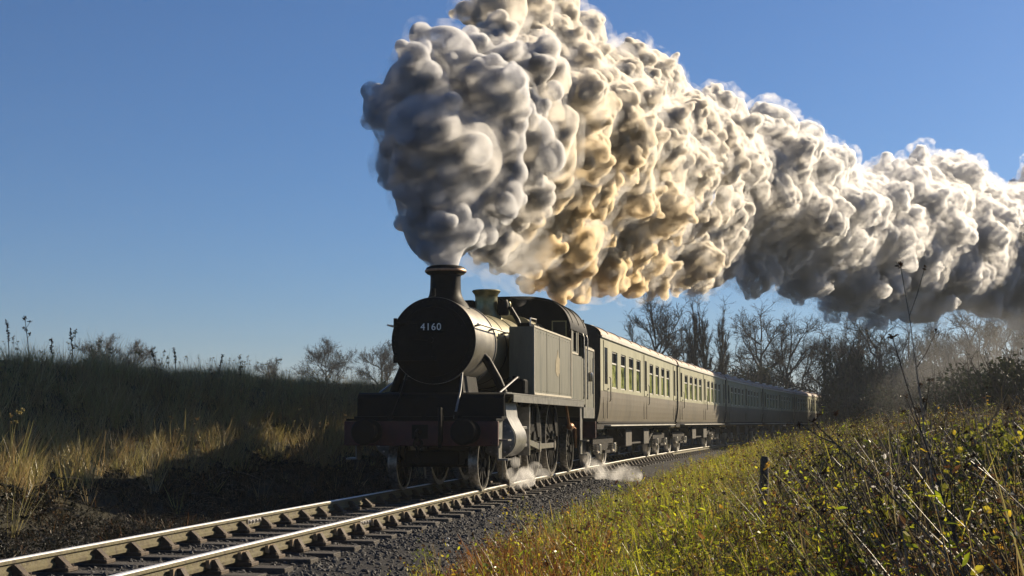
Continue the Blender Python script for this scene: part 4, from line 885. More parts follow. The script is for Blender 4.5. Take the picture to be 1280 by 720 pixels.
def tuft(seed, n, h0, h1, w_, bend, spread, mats, name='grass_tuft'):
    r = random.Random(seed); b = PB()
    for k in range(n):
        a = r.uniform(0, 6.28); q = r.uniform(0, spread); b.blade(r, (q * math.cos(a), q * math.sin(a), -.03), (math.cos(a) * .28 + r.gauss(0, .1), math.sin(a) * .28 + r.gauss(0, .1), 1), r.uniform(h0, h1), w_ * r.uniform(.7, 1.3), bend * r.uniform(.3, 1.6), 0 if r.random() < .8 else len(mats) - 1)
    return variant(b, name, mats)
def leafy(seed, stems, h, nl, lsz, mats, thick=.004, fl=0, name='weed'):
    r = random.Random(seed); b = PB()
    for k in range(stems):
        a = r.uniform(0, 6.28); p = Vector((r.gauss(0, .06), r.gauss(0, .06), -.04)); dv = Vector((math.cos(a) * .3, math.sin(a) * .3, 1)).normalized(); L = h * r.uniform(.65, 1.1); pts = [p]
        for q in range(5): dv = (dv + Vector((r.gauss(0, .12), r.gauss(0, .12), 0))).normalized(); pts.append(pts[-1] + dv * L / 5)
        b.stem(pts, thick, thick * .4)
        for q in range(nl):
            t_ = r.uniform(.15, 1); i = min(int(t_ * 5), 4); b.leaf(r, pts[i].lerp(pts[i + 1], t_ * 5 - i), lsz * r.uniform(.6, 1.25), 1 if r.random() < .75 or len(mats) < 3 else 2)
        for q in range(fl):
            t_ = r.uniform(.7, 1); i = min(int(t_ * 5), 4); c = pts[i].lerp(pts[i + 1], t_ * 5 - i) + Vector((r.gauss(0, .03), r.gauss(0, .03), r.gauss(0, .03)))
            for _ in range(3): b.leaf(r, c, .011 * r.uniform(.7, 1.3), len(mats) - 1, 0, .8)
    return variant(b, name, mats)
def bramble(seed, n, L, nl, lsz, mats, name='bramble_spray'):
    r = random.Random(seed); b = PB()
    for k in range(n):
        a = r.uniform(0, 6.28); dv = Vector((math.cos(a) * .7, math.sin(a) * .7, 1)).normalized(); p = Vector((0, 0, -.05)); pts = [p]; LL = L * r.uniform(.7, 1.2)
        for q in range(8): dv = (dv + Vector((math.cos(a) * .06, math.sin(a) * .06, -.2)) + Vector((r.gauss(0, .05), r.gauss(0, .05), 0))).normalized(); pts.append(pts[-1] + dv * LL / 8)
        b.stem(pts, .005, .002)
        for q in range(nl):
            t_ = r.uniform(.1, 1) * 7.99; i = int(t_); c = pts[i].lerp(pts[i + 1], t_ - i)
            for _ in range(3): b.leaf(r, c, lsz * r.uniform(.6, 1.2), 1 if r.random() < .7 else len(mats) - 1, .2, .62)
    return variant(b, name, mats)
def seedstalk(seed, h, br, mats, name='dead_stalk', headsz=.012):
    r = random.Random(seed); b = PB(); dv = Vector((r.gauss(0, .12), r.gauss(0, .12), 1)).normalized(); pts = [Vector((0, 0, -.05))]
    for q in range(8): dv = (dv + Vector((r.gauss(0, .05), r.gauss(0, .05), 0))).normalized(); pts.append(pts[-1] + dv * h / 8)
    b.stem(pts, .005, .0018)
    def head(c, sz):
        for _ in range(10): b.leaf(r, c, sz * r.uniform(.8, 1.5), 1, -.2, .6)
    head(pts[-1], headsz)
    for k in range(br):
        t_ = r.uniform(.4, .97) * 8; i = int(t_); c = pts[i].lerp(pts[i + 1], t_ - i); a = r.uniform(0, 6.28); e = c + Vector((math.cos(a) * .5, math.sin(a) * .5, 1)).normalized() * h * r.uniform(.08, .2)
        b.stem([c, c.lerp(e, .5) + Vector((0, 0, -.01)), e], .0025, .0012); head(e, headsz * r.uniform(.6, 1.1))
    return variant(b, name, mats)

V_straw = [tuft(1, 16, .35, .8, .006, .35, .10, [m_straw]), tuft(2, 14, .5, 1.0, .005, .25, .09, [m_straw]), tuft(3, 18, .2, .5, .007, .8, .14, [m_straw, m_straw]), seedstalk(4, .95, 4, [m_stalk, m_straw], 'dry_stalk', .03)]
V_green = [tuft(11, 20, .12, .32, .006, .9, .10, [m_green]), tuft(12, 18, .2, .45, .006, .7, .12, [m_green, m_straw]), tuft(13, 16, .3, .6, .005, .5, .1, [m_straw, m_green]), leafy(14, 4, .4, 10, .04, [m_stalk, m_leaf, m_green], .0025), leafy(15, 3, .62, 12, .05, [m_stalk, m_leaf, m_brown], .003), leafy(16, 4, .55, 9, .035, [m_rust, m_brown, m_leaf], .003)]
V_weed = [leafy(21, 4, .95, 13, .055, [m_stalk, m_leaf, m_brown]), leafy(22, 5, .8, 12, .045, [m_stalk, m_brown, m_leaf]), leafy(23, 4, 1.1, 8, .04, [m_stalk, m_leaf, m_brown, m_fleck], .004, 5), bramble(24, 3, 1.5, 9, .05, [m_stalk, m_leaf, m_brown]), bramble(25, 3, 1.7, 9, .045, [m_rust, m_brown, m_leaf]),
          seedstalk(26, 1.25, 7, [m_stalk, m_seed]), seedstalk(27, 1.05, 9, [m_stalk, m_seed], headsz=.014), tuft(28, 14, .6, 1.15, .005, .3, .08, [m_straw, m_stalk]), leafy(29, 6, .9, 5, .035, [m_stalk, m_brown, m_fleck], .004, 4), tuft(30, 12, .5, 1.0, .007, .6, .1, [m_stalk, m_green])]
V_rust = [tuft(31, 22, .2, .5, .005, .4, .09, [m_rust, m_straw]), leafy(32, 6, .42, 9, .03, [m_rust, m_rust, m_leaf], .0025), tuft(33, 16, .15, .4, .006, .6, .1, [m_green, m_rust])]

def sprinkle(n, s0, s1, d0, d1, f, seed, pw=1.0):
    """n candidate points; f(s, d, X, Y, g) returns None or (scale, lean, variant)"""
    g = np.random.default_rng(seed); out = []
    S_ = s0 + (s1 - s0) * g.random(n) ** pw; D_ = g.uniform(d0, d1, n)
    T_ = TH0 + KAPPA * S_; X = P0X + (-np.cos(T_) + math.cos(TH0)) / KAPPA + np.cos(T_) * D_; Y = P0Y + (np.sin(T_) - math.sin(TH0)) / KAPPA - np.sin(T_) * D_
    Z = ground_z(X, Y, (S_, D_)); cl = np.sin(X * 1.9 + 2 * np.sin(Y * 1.1)) * np.cos(Y * 1.6 + X * .7)
    for i in range(n):
        if Y[i] < .5 or abs(X[i]) > Y[i] * .46 + 1.5: continue
        v = f(S_[i], D_[i], X[i], Y[i], g, cl[i])
        if v is None: continue
        out.append((X[i], Y[i], Z[i], g.uniform(0, 6.28), v[1], v[0], v[2]))
    return out
# left bank
def f_bank(s, d, X, Y, g, c):
    if d > -4.3 + .4 * c and g.random() > .06: return None
    h = .75 + .25 * c + .15 * g.normal(); k = g.choice([0, 1, 2, 3], p=[.42, .3, .2, .08])
    if d < -8.5: h *= .6
    return (max(h, .3) * (1 + max(0, (Y - 40)) / 90), abs(g.normal(0, .13)), k)
scatter('dry_bank_grass', V_straw, sprinkle(34000, -19, 130, -13.5, -3.0, f_bank, 1, 1.6), label='tall dry straw grass covering the bank left of the line', cat='grass')
# right cess and slope
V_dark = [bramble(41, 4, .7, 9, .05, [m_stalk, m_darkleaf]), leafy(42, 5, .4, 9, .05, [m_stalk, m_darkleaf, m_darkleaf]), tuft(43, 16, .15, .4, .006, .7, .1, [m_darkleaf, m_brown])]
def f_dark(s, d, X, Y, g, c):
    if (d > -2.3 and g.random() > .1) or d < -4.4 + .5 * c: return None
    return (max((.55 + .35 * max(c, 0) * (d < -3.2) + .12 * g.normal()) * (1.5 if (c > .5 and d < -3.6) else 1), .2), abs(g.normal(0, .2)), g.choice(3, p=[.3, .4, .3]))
scatter('shadow_plant_cover', V_dark, sprinkle(11000, -19, 60, -5.6, -2.0, f_dark, 8, 1.4), label='dark low plants added to carry the shadow on the cess at the foot of the bank', cat='undergrowth')  # plants added as a dark layer in place of the ground shadow
# right cess and slope
def f_green(s, d, X, Y, g, c):
    edge = 2.55 + .5 * c + (.4 if s < -5 else 0)
    if d < edge and (c < .55 or g.random() > .25) and g.random() > .02: return None
    if X * X + Y * Y < 2.2: return None
    sc_ = (.72 + .38 * c + .2 * g.normal()) * (1 if d > 3.4 else .6) * (1 + max(0, Y - 30) / 80)
    return (max(sc_, .3), abs(g.normal(0, .15)), g.choice([0, 1, 2, 3, 4, 5], p=[.24, .2, .12, .24, .12, .08]))
scatter('slope_grass', V_green, sprinkle(52000, -20, 110, 2.0, 15, f_green, 2, 1.5), label='yellow-green sunlit grass on the slope right of the line', cat='grass', wind=.2)
def f_weed(s, d, X, Y, g, c):
    if X * X + Y * Y < 7.5: return None
    a = X / Y; lim = .10 + .10 * max(0, 1 - Y / 9)
    tall = np.clip((d - 5.0) / 1.6, 0, 1)
    if (tall < .02 and (d < 3.6 or g.random() > .10 + .1 * (c > .3))) or (tall >= .02 and g.random() > .3 + .7 * tall): return None
    if a < .06 and g.random() > .25: return None
    sc_ = (.42 + .55 * tall) * (.9 + .22 * c + .12 * g.normal())
    if a > .27 + .05 * c: return (max(sc_, .3), abs(g.normal(0, .16)), g.choice(10, p=[.07, .22, .04, .09, .19, .10, .10, .05, .06, .08]))
    return (max(sc_, .3), abs(g.normal(0, .16)), g.choice(10, p=[.17, .15, .05, .13, .13, .08, .08, .09, .05, .07]))
scatter('bramble_and_weeds', V_weed, sprinkle(6800, -21.5, 2, 3.4, 16, f_weed, 3, 1.0) + sprinkle(9500, 0, 75, 3.8, 24, f_weed, 5, 1.3), label='tangle of brambles, withered weeds and seed stalks on the near slope', cat='undergrowth', wind=.42)
def f_rust(s, d, X, Y, g, c):
    a = X / Y
    if d < 3.0 + .3 * c or d > 5.4 or a > .035 + .03 * c: return None
    return (.8 + .25 * c + .2 * g.normal(), abs(g.normal(0, .12)), g.choice(3, p=[.45, .35, .2]))
scatter('rusty_low_weeds', V_rust, sprinkle(1500, -18, -6, 3.0, 5.6, f_rust, 4), label='rust red and yellow low weeds at the foot of the slope by the ash', cat='weeds')
# ash and stones
m_stone = noisy('grey_ballast_stone', (.008, .008, .009, 1), (.05, .047, .045, 1), scale=2, rough=.8, c3=(.022, .021, .022, 1)); m_pale = noisy('pale_limestone_chip', (.35, .34, .31, 1), (.6, .58, .54, 1), scale=8, rough=.8)
def stone(seed, m):
    bm = bmesh.new(); bmesh.ops.create_icosphere(bm, subdivisions=1, radius=.028); r = random.Random(seed)
    for v in bm.verts: v.co = Vector((v.co.x * r.uniform(.7, 1.5), v.co.y * r.uniform(.6, 1.3), v.co.z * r.uniform(.5, .9)))
    b = MB(); bm.verts.index_update(); b.add([v.co[:] for v in bm.verts], [[v.index for v in f.verts] for f in bm.faces]); bm.free(); return variant(b, 'stone', [m])
def f_st(s, d, X, Y, g, c):
    if abs(abs(d) - G) < .08: return None
    return (g.uniform(.5, 1.25), g.uniform(0, 3), 4 if g.random() < .006 else g.integers(0, 4))
scatter('ballast_stones', [stone(1, m_stone), stone(2, m_stone), stone(3, m_stone), stone(4, m_stone), stone(5, m_pale)], sprinkle(34000, -17, 16, -3.2, 4.0, f_st, 6, 1.2), label='dark ash and broken ballast stones around the sleepers', cat='ballast')
# ---------------------------------------------------------------- single tall weeds, post
def tall_weed(X, Y, h, lean, kind, seed, label, group, z=None):
    r = random.Random(seed); root = empty('tall_weed', (X, Y, (float(ground_z(np.float64(X), np.float64(Y))) if z is None else z) - .03), r.uniform(0, 6.28) if kind != 'near' else 0); tag(root, label, 'weed', group)
    mb = MB(); dv = Vector((lean[0], lean[1], 1)).normalized(); pts = [Vector((0, 0, 0))]
    for k in range(9): dv = (dv + Vector((r.gauss(0, .035) + lean[0] * .05, r.gauss(0, .035), 0))).normalized(); pts.append(pts[-1] + dv * h / 9)
    rad = .0038 if kind == 'near' else .013
    mb.tube(pts, [rad * (1 - .07 * k) for k in range(10)], 5); mb.build('stem', m_stalk, root)
    def head(c, sz, n=26):
        p = PB()
        for _ in range(n):
            u = Vector((r.gauss(0, 1), r.gauss(0, 1), r.gauss(0, 1))).normalized() * sz * .5 * r.random(); p.leaf(r, c + u, sz * r.uniform(.5, .9), 0, -.1, .55)
        o = MB.build(p, 'seed_head', m_seed, root); return o
    if kind == 'spike':   # dock-like dense spike
        p = PB()
        for _ in range(90): t_ = r.uniform(.45, .99) * 9; i = int(t_); c = pts[i].lerp(pts[min(i + 1, 9)], t_ - i); p.leaf(r, c, .05 * r.uniform(.6, 1.3), 0, -.3, .6)
        MB.build(p, 'seed_spike', m_seed, root)
    else:
        head(pts[-1], .020 if kind == 'near' else .07)
        for k in range(5 if kind == 'near' else 6):
            i = r.randint(4, 8); c = pts[i]; a = r.uniform(0, 6.28); e = c + Vector((math.cos(a) * .6, math.sin(a) * .6, 1)).normalized() * h * r.uniform(.07, .16)
            b2 = MB(); b2.tube([c, c.lerp(e, .5) + Vector((0, 0, -.01)), e], [rad * .5, rad * .4, rad * .3], 4); b2.build('side_stem', m_stalk, root); head(e, .016 if kind == 'near' else .06, 16)
        for k in range(4 if kind == 'near' else 0):
            p = PB(); t_ = r.uniform(.2, .7) * 9; i = int(t_); p.leaf(r, pts[i].lerp(pts[i + 1], t_ - i), .06, 0); MB.build(p, 'leaf', m_leaf, root)
    return root
for (px, Y, h, ln, kd, lab) in [
    (8, 26, .75, .05, 'spike', 'tall dark weed spike at the extreme end of the bank skyline'), (33, 26.5, .85, -.08, 'head', 'bent branching weed on the bank skyline next to the end spike'),
    (62, 27, .5, .05, 'head', 'short branching weed on the bank skyline beside the straight spike'), (88, 27, .8, 0, 'spike', 'tall straight club-headed weed above the bank skyline'),
    (196, 31, .62, -.15, 'spike', 'leaning thin weed spike over the middle of the bank skyline'), (272, 34, .55, .1, 'spike', 'thin weed spike standing alone over the bank skyline'),
    (218, 32, .7, 0, 'spike', 'slim upright weed spike near the small pair of bare trees'), (300, 37, .5, 0, 'head', 'small weed on the lower bank skyline before the faint tree')]:
    # on the crest line of the bank: walk outwards until the bank top is reached
    best = None
    for k in range(200):
        Yk = 18 + k * .3; Xk = at(px, Yk); s_, d_ = sd_of(Xk, Yk)
        if abs(d_ + 9.6) < .25: best = (Xk, Yk); break
    if best: tall_weed(best[0], best[1], h * 1.15, (ln, 0), kd, int(px * 7 + 1), lab, None)
for (px, Y, h, ln, lab, sd_) in [
    (1215, 4.6, 1.62, -.12, 'tallest thin weed stalk leaning in front of the steam cloud', 3), (1262, 3.9, 1.35, -.22, 'leaning stalk with dark seed heads near the edge of the view', 8), (1090, 5.6, 1.28, -.05, 'weed stalk with round seed heads in front of the thick oak', 12),
    (1010, 6.6, 1.18, .03, 'weed stalk with dark seed heads before the fifth coach', 21), (1150, 4.9, 1.2, .06, 'weed stalk rising between the two leaning ones before the misty scrub', 33), (905, 8.2, .95, .02, 'low seed-headed stalk in front of the third coach underframe', 41)]:
    tall_weed(at(px, Y), Y, h, (ln, 0), 'near', sd_, lab, None)
m_post = noisy('weathered_post_wood', (.05, .045, .035, 1), (.16, .13, .09, 1), scale=18, rough=.9, bump=.7, stretch=(6, 6, 1))
px_, Y_ = 950, 14.0; X_ = at(px_, Y_); zg = float(ground_z(np.float64(X_), np.float64(Y_)))
mb = MB(); mb.tube([(0, 0, -.2), (.005, 0, .4), (.02, .01, .86), (.022, .01, .9)], [.055, .052, .046, .035], 9)
tag(mb.build('fence_post', m_post, None, (X_, Y_, zg), (.03, .02, .4)), 'short weathered wooden post standing alone in the weeds', 'fence post')

# dark bramble bushes on the near slope
m_brb = leafmat('bramble_bush_leaves', [(.2, (.04, .04, .012, 1)), (.42, (.12, .12, .02, 1)), (.55, (.32, .33, .04, 1)), (.68, (.22, .13, .04, 1)), (.85, (.10, .05, .02, 1))], .45, gloss=.05, scale=6)
NEARB = []
for sd_ in (51, 52):
    lv, tw = thicket_mesh(sd_, 3.0, 2.4, 3.2, 5200, .13, 120); root = empty('bramble_bush'); tw.build('stems', m_stalk, root); lv.build('foliage', m_brb, root); NEARB.append(root)
for j, (px, Y, s_, sz, q) in enumerate([(1262, 6.3, .17, .17, 'filling the corner of the view, densest and darkest of the bramble bushes'), (1205, 9.0, .25, .22, 'behind the tallest leaning stalk'), (1275, 11.5, .36, .30, 'topping the slope at the edge of the view'),
                                    (1140, 12.5, .26, .22, 'below the misty scrub, smallest of the bramble bushes'), (1085, 17.0, .32, .26, 'before the far coaches on the slope'), (1200, 17.5, .4, .32, 'half way up the slope under the twisted oak')]):
    root = copy_tree(NEARB[j % 2]) if j > 1 else NEARB[j]
    X = at(px, Y); root.location = (X, Y, float(ground_z(np.float64(X), np.float64(Y))) - .05); root.rotation_euler = (0, 0, j * 1.9); root.scale = (s_, s_, sz)
    tag(root, 'dark bramble bush %s' % q, 'bush', 'dark bramble bushes on the near slope')
# ---------------------------------------------------------------- the steam plume
import openvdb
def blob_cloud(core, lobes, seed, levels):
    """hierarchy of spheres: the big billows, smaller billows on their skins, and so on down"""
    g = np.random.default_rng(seed)
    cur = list(core) + list(lobes); allS = list(cur); ncore = len(core)
    for li, (n, f0, f1, push) in enumerate(levels):
        nxt = []
        for (x, y, z, r) in cur:
            D = g.normal(size=(n, 3)); D /= np.linalg.norm(D, axis=1)[:, None]
            q = r * (f0 + (f1 - f0) * g.random(n) ** 1.5)
            C = np.array([x, y, z]) + D * (r + q * push)[:, None] * 0.94
            nxt += [(*C[i], q[i]) for i in range(n)]
        # keep only spheres that poke out of the billows before them
        N = np.array(nxt); A = np.array(allS); N = N[np.argsort(N[:, 1])]; A = A[np.argsort(A[:, 1])]; mr = A[:, 3].max()
        N = N[N[:, 3] > np.interp(N[:, 1], [26, 34, 48, 66, 100], [.13, .10, .15, .27, .52])]; keep = np.ones(len(N), bool)
        for i in range(0, len(N), 400):
            M = N[i:i + 400]; lo_, hi_ = np.searchsorted(A[:, 1], [M[0, 1] - mr, M[-1, 1] + mr]); B = A[lo_:hi_]
            d = np.sqrt(((M[:, None, :3] - B[None, :, :3]) ** 2).sum(-1)) - B[None, :, 3]
            keep[i:i + 400] = d.min(axis=1) > -0.3 * M[:, 3]
        cur = [tuple(x) for x in N[keep]]; allS += cur
    return np.array(allS)

def sdf_mesh(S, vox, lo, hi, blend=0.35):
    n = np.ceil((np.array(hi) - lo) / vox).astype(int)
    G = np.full(n, 3 * vox, dtype=np.float32); lo = np.array(lo)
    for (x, y, z, r) in S:
        a = np.floor((np.array([x, y, z]) - r - 3 * vox - lo) / vox).astype(int); b = np.ceil((np.array([x, y, z]) + r + 3 * vox - lo) / vox).astype(int) + 1
        a = np.maximum(a, 0); b = np.minimum(b, n)
        if (a >= b).any(): continue
        gx = (np.arange(a[0], b[0]) * vox + lo[0] - x)[:, None, None]; gy = (np.arange(a[1], b[1]) * vox + lo[1] - y)[None, :, None]; gz = (np.arange(a[2], b[2]) * vox + lo[2] - z)[None, None, :]
        d = (np.sqrt(gx * gx + gy * gy + gz * gz) - r).astype(np.float32)
        W = G[a[0]:b[0], a[1]:b[1], a[2]:b[2]]
        k = blend * min(r * 0.5, 4 * vox)
        h = np.clip(0.5 + 0.5 * (W - d) / k, 0, 1)
        W[...] = W * (1 - h) + d * h - k * h * (1 - h)
    G = np.clip(G, -3 * vox, 3 * vox)
    grid = openvdb.FloatGrid(3 * vox); grid.copyFromArray(G)
    pts, tris, quads = grid.convertToPolygons(isovalue=0.0, adaptivity=0.0)
    return pts * vox + lo, quads

BIL = [  # billows as bearing column, height row, radius (in 1280-wide units) and offset in depth (m) from the spine
 (554, 316, 12, 0), (556, 300, 18, 0), (552, 278, 26, 0), (548, 248, 36, -.2), (566, 200, 64, -.5), (530, 165, 50, -.3), (508, 165, 30, 0), (482, 135, 30, .2), (520, 110, 42, .3), (560, 80, 45, .4), (600, 130, 60, -.2), (590, 260, 42, -.2), (612, 55, 34, .8),
 (655, 20, 46, 1.4), (620, 8, 38, 1.2), (690, 12, 36, 1.6), (668, 75, 42, -.4), (640, 120, 44, -1.3), (648, 178, 40, -1.6), (618, 215, 36, -1.7), (640, 262, 40, -1.3), (612, 300, 30, -.6), (655, 305, 34, -.6), (600, 160, 40, -1.4),
 (700, 95, 40, -1.0), (735, 55, 30, .2), (755, 100, 46, -.6), (712, 150, 36, -1.6), (690, 205, 34, -2.2), (738, 190, 30, -1.5), (675, 255, 38, -2.1), (705, 300, 42, -1.6), (700, 335, 34, -.6), (740, 270, 36, -2.4), (745, 330, 38, -1.0), (722, 355, 22, 0),
 (790, 80, 32, .2), (810, 120, 40, -.8), (775, 165, 42, -1.6), (790, 225, 48, -2.2), (770, 290, 40, -2.4), (800, 310, 36, -1.6), (785, 345, 26, -.3), (835, 110, 26, .2), (850, 155, 38, -1.0), (838, 205, 34, -2.2), (835, 260, 40, -2.0), (850, 320, 36, -1.0), (820, 345, 26, 0),
 (880, 150, 34, -1), (912, 152, 30, -1.6), (888, 205, 36, -1.5), (922, 235, 30, -3.4), (928, 265, 24, -3.4), (905, 305, 20, -4.0), (880, 260, 40, 0), (890, 320, 34, 1.0), (870, 345, 22, .6),
 (960, 160, 34, -1), (935, 190, 36, 1.2), (990, 190, 36, 0), (975, 230, 52, 1.5), (940, 290, 48, 1.5), (990, 290, 52, 1.5), (968, 212, 15, -4.5), (940, 345, 26, 1), (1020, 215, 40, -1), (1040, 205, 26, -2), (1035, 260, 50, 1.5), (1068, 268, 26, -4), (1040, 320, 46, 1.5), (1000, 345, 30, 1.5), (1060, 360, 34, 2),
 (1060, 235, 26, .5), (1100, 235, 34, 2), (1140, 235, 36, 2.5), (1100, 290, 52, 0), (1120, 340, 48, 1), (1150, 290, 40, 0), (1175, 235, 40, 4), (1190, 225, 30, 6), (1110, 315, 14, -6), (1160, 330, 34, -1), (1180, 290, 36, -1), (1200, 340, 40, 1), (1150, 375, 34, 2), (1205, 260, 44, 4), (1095, 370, 30, 2),
 (1225, 275, 40, 3), (1248, 270, 34, 5), (1240, 320, 44, 1), (1215, 320, 26, -4), (1232, 355, 34, 0), (1270, 285, 40, 5), (1275, 330, 46, 2), (1260, 370, 34, 2), (1190, 378, 10, -7), (1300, 290, 50, 3), (1310, 340, 50, 3)]
BX = [540, 600, 640, 700, 785, 844, 898, 960, 1000, 1050, 1120, 1180, 1280, 1320]; BY = [25.2, 27.5, 31, 36.5, 46, 54.5, 61, 66.5, 70, 77, 85, 92, 106, 112]
def billow(c, r_, rad, off):
    Y = float(np.interp(c, BX, BY)) + off; p = R(5.64); a, b = (c - 640) / F_PX, (360 - r_) / F_PX
    k = Y / (math.cos(p) - b * math.sin(p)); return (a * k, Y, 1.2 + k * (math.sin(p) + b * math.cos(p)), rad / F_PX * Y)
SPINE = [(550, 285, .70), (552, 225, .95), (585, 172, 1.2), (640, 150, 1.6), (700, 195, 2.0), (785, 208, 2.0), (844, 216, 2.1), (898, 224, 2.2), (960, 250, 2.4), (1050, 285, 2.6), (1120, 300, 2.8), (1180, 302, 3.0), (1280, 315, 3.6)]
PLUME = [(-1.22, 24.97, 3.98, .20), (-1.25, 25.0, 4.3, .30), (-1.3, 25.15, 4.7, .48)] + [(*billow(c, r_, 0, 0)[:3], q) for c, r_, q in SPINE] + [(60, 134, 17.5, 5.0), (84, 160, 20, 6.5)]
P_ = np.array(PLUME); sg = np.concatenate([[0], np.cumsum(np.linalg.norm(np.diff(P_[:, :3], axis=0), axis=1))]); core = []; t_ = 0.0
while t_ < sg[-1]:
    c = [float(np.interp(t_, sg, P_[:, k])) for k in range(4)]; core.append(tuple(c)); t_ += c[3] * .5
g_ = np.random.default_rng(4); lobes = [billow(*b) for b in BIL]
# the side turned away, and the long tail beyond the edge of the view
for (x, y, z, r) in core:
    if r < .7: continue
    far_ = x > 44
    for k in range(5 if far_ else 2):
        D = g_.normal(size=3); D /= np.linalg.norm(D)
        if not far_: D[1] = abs(D[1]) * 1.2; D[0] = abs(D[0]) * .6; D[2] *= .7
        q = r * g_.uniform(.45, .8); lobes.append((x + D[0] * r * 1.05, y + D[1] * r * 1.05, z + D[2] * r * 1.05, q))
S = blob_cloud(core, lobes, 11, [(9, .22, .52, .2), (12, .26, .55, .3), (12, .3, .55, .4), (9, .36, .6, .4)])
near = S[(S[:, 1] < 53)]; far = S[(S[:, 1] >= 45)]
print('spheres', len(S), len(near), len(far))

cy.volume_bounces = 3
AN = .42
def steam_material(name, dens, lo=.38, hi=.60, dmin=.5, scale=2.2, tint=False):
    t = NT(name); b = t.node('ShaderNodeVolumePrincipled'); b.inputs['Color'].default_value = (.97, .96, .95, 1); b.inputs['Anisotropy'].default_value = AN
    g = t.node('ShaderNodeNewGeometry'); nz = t.node('ShaderNodeTexNoise', i_Vector=(g, 0), i_Scale=scale, i_Detail=3)
    mr = t.node('ShaderNodeMapRange', i_0=nz, i_1=lo, i_2=hi, i_3=dmin, i_4=dens); t.l.new(mr.outputs[0], b.inputs['Density'])
    if tint:   # denser near the chimney, loosening as it drifts
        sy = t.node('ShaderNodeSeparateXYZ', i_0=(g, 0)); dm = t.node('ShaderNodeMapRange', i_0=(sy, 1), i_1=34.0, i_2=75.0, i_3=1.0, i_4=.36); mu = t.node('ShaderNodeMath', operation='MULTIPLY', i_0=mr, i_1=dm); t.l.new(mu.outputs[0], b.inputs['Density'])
    if tint:   # golden sunlight put into the steam colour over the cab, paler beyond it
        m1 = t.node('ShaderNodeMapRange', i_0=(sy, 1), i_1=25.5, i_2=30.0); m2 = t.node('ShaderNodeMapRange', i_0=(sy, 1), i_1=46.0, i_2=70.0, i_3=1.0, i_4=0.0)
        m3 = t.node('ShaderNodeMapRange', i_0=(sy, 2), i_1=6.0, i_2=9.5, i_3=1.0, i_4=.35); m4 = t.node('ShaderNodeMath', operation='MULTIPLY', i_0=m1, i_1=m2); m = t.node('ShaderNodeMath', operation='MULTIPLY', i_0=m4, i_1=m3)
        mx = t.node('ShaderNodeMixRGB', i_0=m); mx.inputs[1].default_value = (.90, .905, .92, 1); mx.inputs[2].default_value = (.985, .86, .64, 1); s1 = t.node('ShaderNodeMapRange', i_0=(sy, 1), i_1=26.6, i_2=30.5, i_3=1.0, i_4=0.0); my = t.node('ShaderNodeMixRGB', i_0=s1, i_1=mx); my.inputs[2].default_value = (.80, .81, .84, 1)   # shade of the first dome put in as a darker grey
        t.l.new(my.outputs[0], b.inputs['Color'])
    t.l.new(b.outputs[0], t.out.inputs['Volume']); return t.m
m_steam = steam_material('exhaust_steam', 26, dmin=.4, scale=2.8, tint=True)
Vn, Fn = sdf_mesh(near, .06, (-6, 21, 3.7), (16, 50.0, 19)); Vf, Ff = sdf_mesh(far, .14, (-4, 49.95, 4), (98, 176, 32))
def lattice_noise(P, f, seed):
    g = np.random.default_rng(seed); T = g.uniform(-1, 1, (32, 32, 32, 3)).astype(np.float32); Q = P * f; I = np.floor(Q).astype(int); u = (Q - I); u = u * u * (3 - 2 * u); out = 0
    for i in (0, 1):
        for j in (0, 1):
            for k in (0, 1):
                w_ = (u[:, 0] if i else 1 - u[:, 0]) * (u[:, 1] if j else 1 - u[:, 1]) * (u[:, 2] if k else 1 - u[:, 2])
                out = out + T[(I[:, 0] + i) % 32, (I[:, 1] + j) % 32, (I[:, 2] + k) % 32] * w_[:, None]
    return out
def churn(V):   # the wind tears the billows out of round
    am = np.interp(V[:, 1], [25, 30, 50, 100], [.12, .8, 1.0, 1.6])[:, None] * np.clip((V[:, 2:3] - 4.1) / 1.2, 0, 1)
    return V + am * (.26 * lattice_noise(V, .8, 1) + .12 * lattice_noise(V, 2.1, 2) + .06 * lattice_noise(V, 4.6, 3))
Vn, Vf = churn(Vn), churn(Vf)
pl = np_mesh('steam_plume', np.concatenate([Vn, Vf]), np.concatenate([Fn, Ff + len(Vn)]), m_steam, smooth=True)
tag(pl, 'great billowing plume of smoke and steam from the chimney trailing back over the train', 'steam', None, 'stuff')
print('plume quads', len(pl.data.polygons))
# thin steam: drain cocks at the cylinders, leak under the cab, safety valves
# thin torn vapour round the dense billows
veil = S[(S[:, 3] > np.interp(S[:, 1], [26, 60, 100], [.22, .5, .9])) & (S[:, 2] > 4.9)].copy(); veil[:, 3] += np.interp(veil[:, 1], [25, 40, 100], [.14, .26, .55])
V1, F1 = sdf_mesh(veil[veil[:, 1] < 58], .12, (-7, 21, 3.7), (18, 54.0, 20)); V2, F2 = sdf_mesh(veil[veil[:, 1] > 45], .25, (-6, 53.9, 3), (99, 177, 33)); V1, V2 = churn(V1), churn(V2)
tag(np_mesh('thin_steam', np.concatenate([V1, V2]), np.concatenate([F1, F2 + len(V1)]), steam_material('thin_steam', 1.3, .50, .70, 0, 1.9), smooth=True), 'thin torn vapour round the billows of the steam plume', 'steam', None, 'stuff')
def wisp(name, pts, seed, dens, label, scale=3.0, lo=.42, hi=.7, vox=.06):
    S_ = blob_cloud(pts, [], seed, [(9, .35, .7, .2), (8, .4, .6, .3)]); S_ = S_[S_[:, 3] > .04]
    lo_ = S_[:, :3].min(0) - S_[:, 3].max() - .1; hi_ = S_[:, :3].max(0) + S_[:, 3].max() + .1
    V, F = sdf_mesh(S_, vox, lo_, hi_); o = np_mesh(name, V, F, steam_material(name, dens, lo, hi, 0, scale), smooth=True); tag(o, label, 'steam', None, 'stuff')
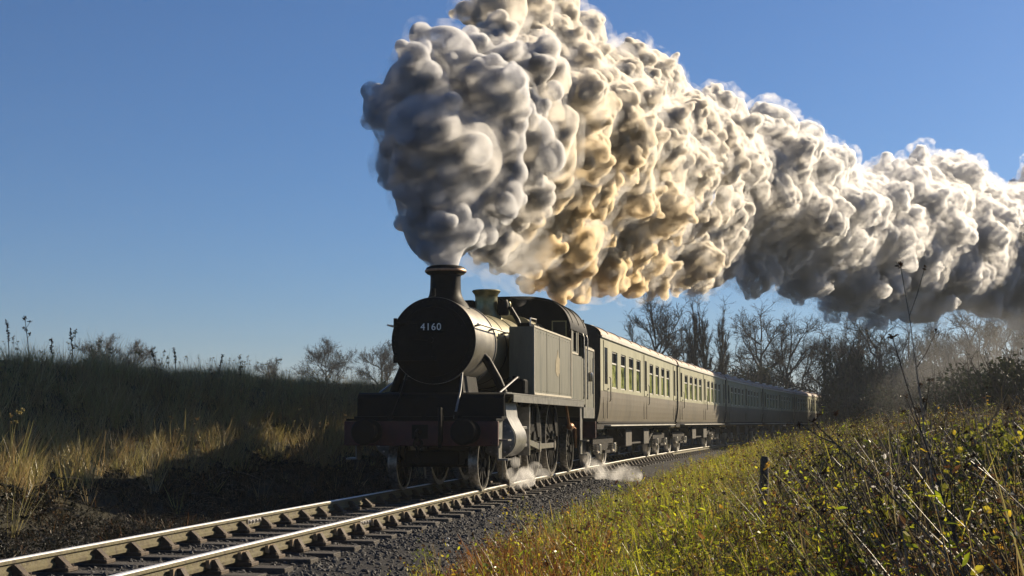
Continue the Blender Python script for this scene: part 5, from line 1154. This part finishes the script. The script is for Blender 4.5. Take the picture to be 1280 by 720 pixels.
LMt = Matrix.Translation((a_[0], a_[1], 0)) @ Matrix.Rotation(-th_l, 4, 'Z')
def L2(x, y, z, r): v = LMt @ Vector((x, y, z)); return (v.x, v.y, v.z, r)
wisp('drain_steam', [L2(1.15, 2.7, .25, .14), L2(1.3, 3.2, .12, .20), L2(1.2, 3.7, .2, .18), L2(1.15, 4.2, .15, .14), L2(1.1, 3.2, .45, .12), L2(1.05, 3.0, .65, .07), L2(1.15, 4.9, .25, .18), L2(1.2, 5.6, .12, .16), L2(1.3, 2.3, .1, .14)], 3, 4.0, 'small puff of white drain steam beside the cylinder and front driving wheels')
wisp('leak_steam', [L2(1.2, 11.5, .35, .14), L2(1.35, 11.8, .15, .20), L2(1.6, 12.0, .0, .24), L2(1.9, 12.2, -.1, .24), L2(2.3, 12.5, -.15, .20)], 5, 3.0, 'low cream puff of leaking steam on the ballast under the bunker')
wisp('valve_steam', [L2(.1, 5.5, 4.15, .22), L2(.0, 5.2, 4.5, .35), L2(.1, 4.8, 4.9, .5), L2(.4, 6.2, 4.7, .5), L2(-.2, 3.9, 4.6, .4), L2(.5, 7.4, 4.9, .5)], 7, .7, 'thin veil of steam over the safety valve bonnet')
wisp('drifting_smoke', [(19, 62, 1.8, 2.6), (23, 70, 2.2, 3.4), (28, 78, 3.0, 4.0), (34, 88, 3.5, 4.6), (41, 98, 4.0, 5.0), (49, 108, 4.5, 5.5), (31, 72, 2.6, 3.6), (38, 82, 3, 4.2), (26, 86, 3.4, 3.8)], 9, .007, 'blue grey smoke drifting low over the scrub and far coaches', .35, .35, .6, .5)
# ---------------------------------------------------------------- the misty air
if True:
    t = NT('haze_air'); v = t.node('ShaderNodeVolumePrincipled'); v.inputs['Color'].default_value = (.90, .95, .97, 1); v.inputs['Density'].default_value = .0004; v.inputs['Anisotropy'].default_value = .0
    t.l.new(v.outputs[0], t.out.inputs['Volume'])
    mb = MB(); mb.box(-1000, 800, -420, 1300, -3, 38); tag(mb.build('haze', t.m), 'pale blue winter haze over the fields', 'haze', None, 'stuff')
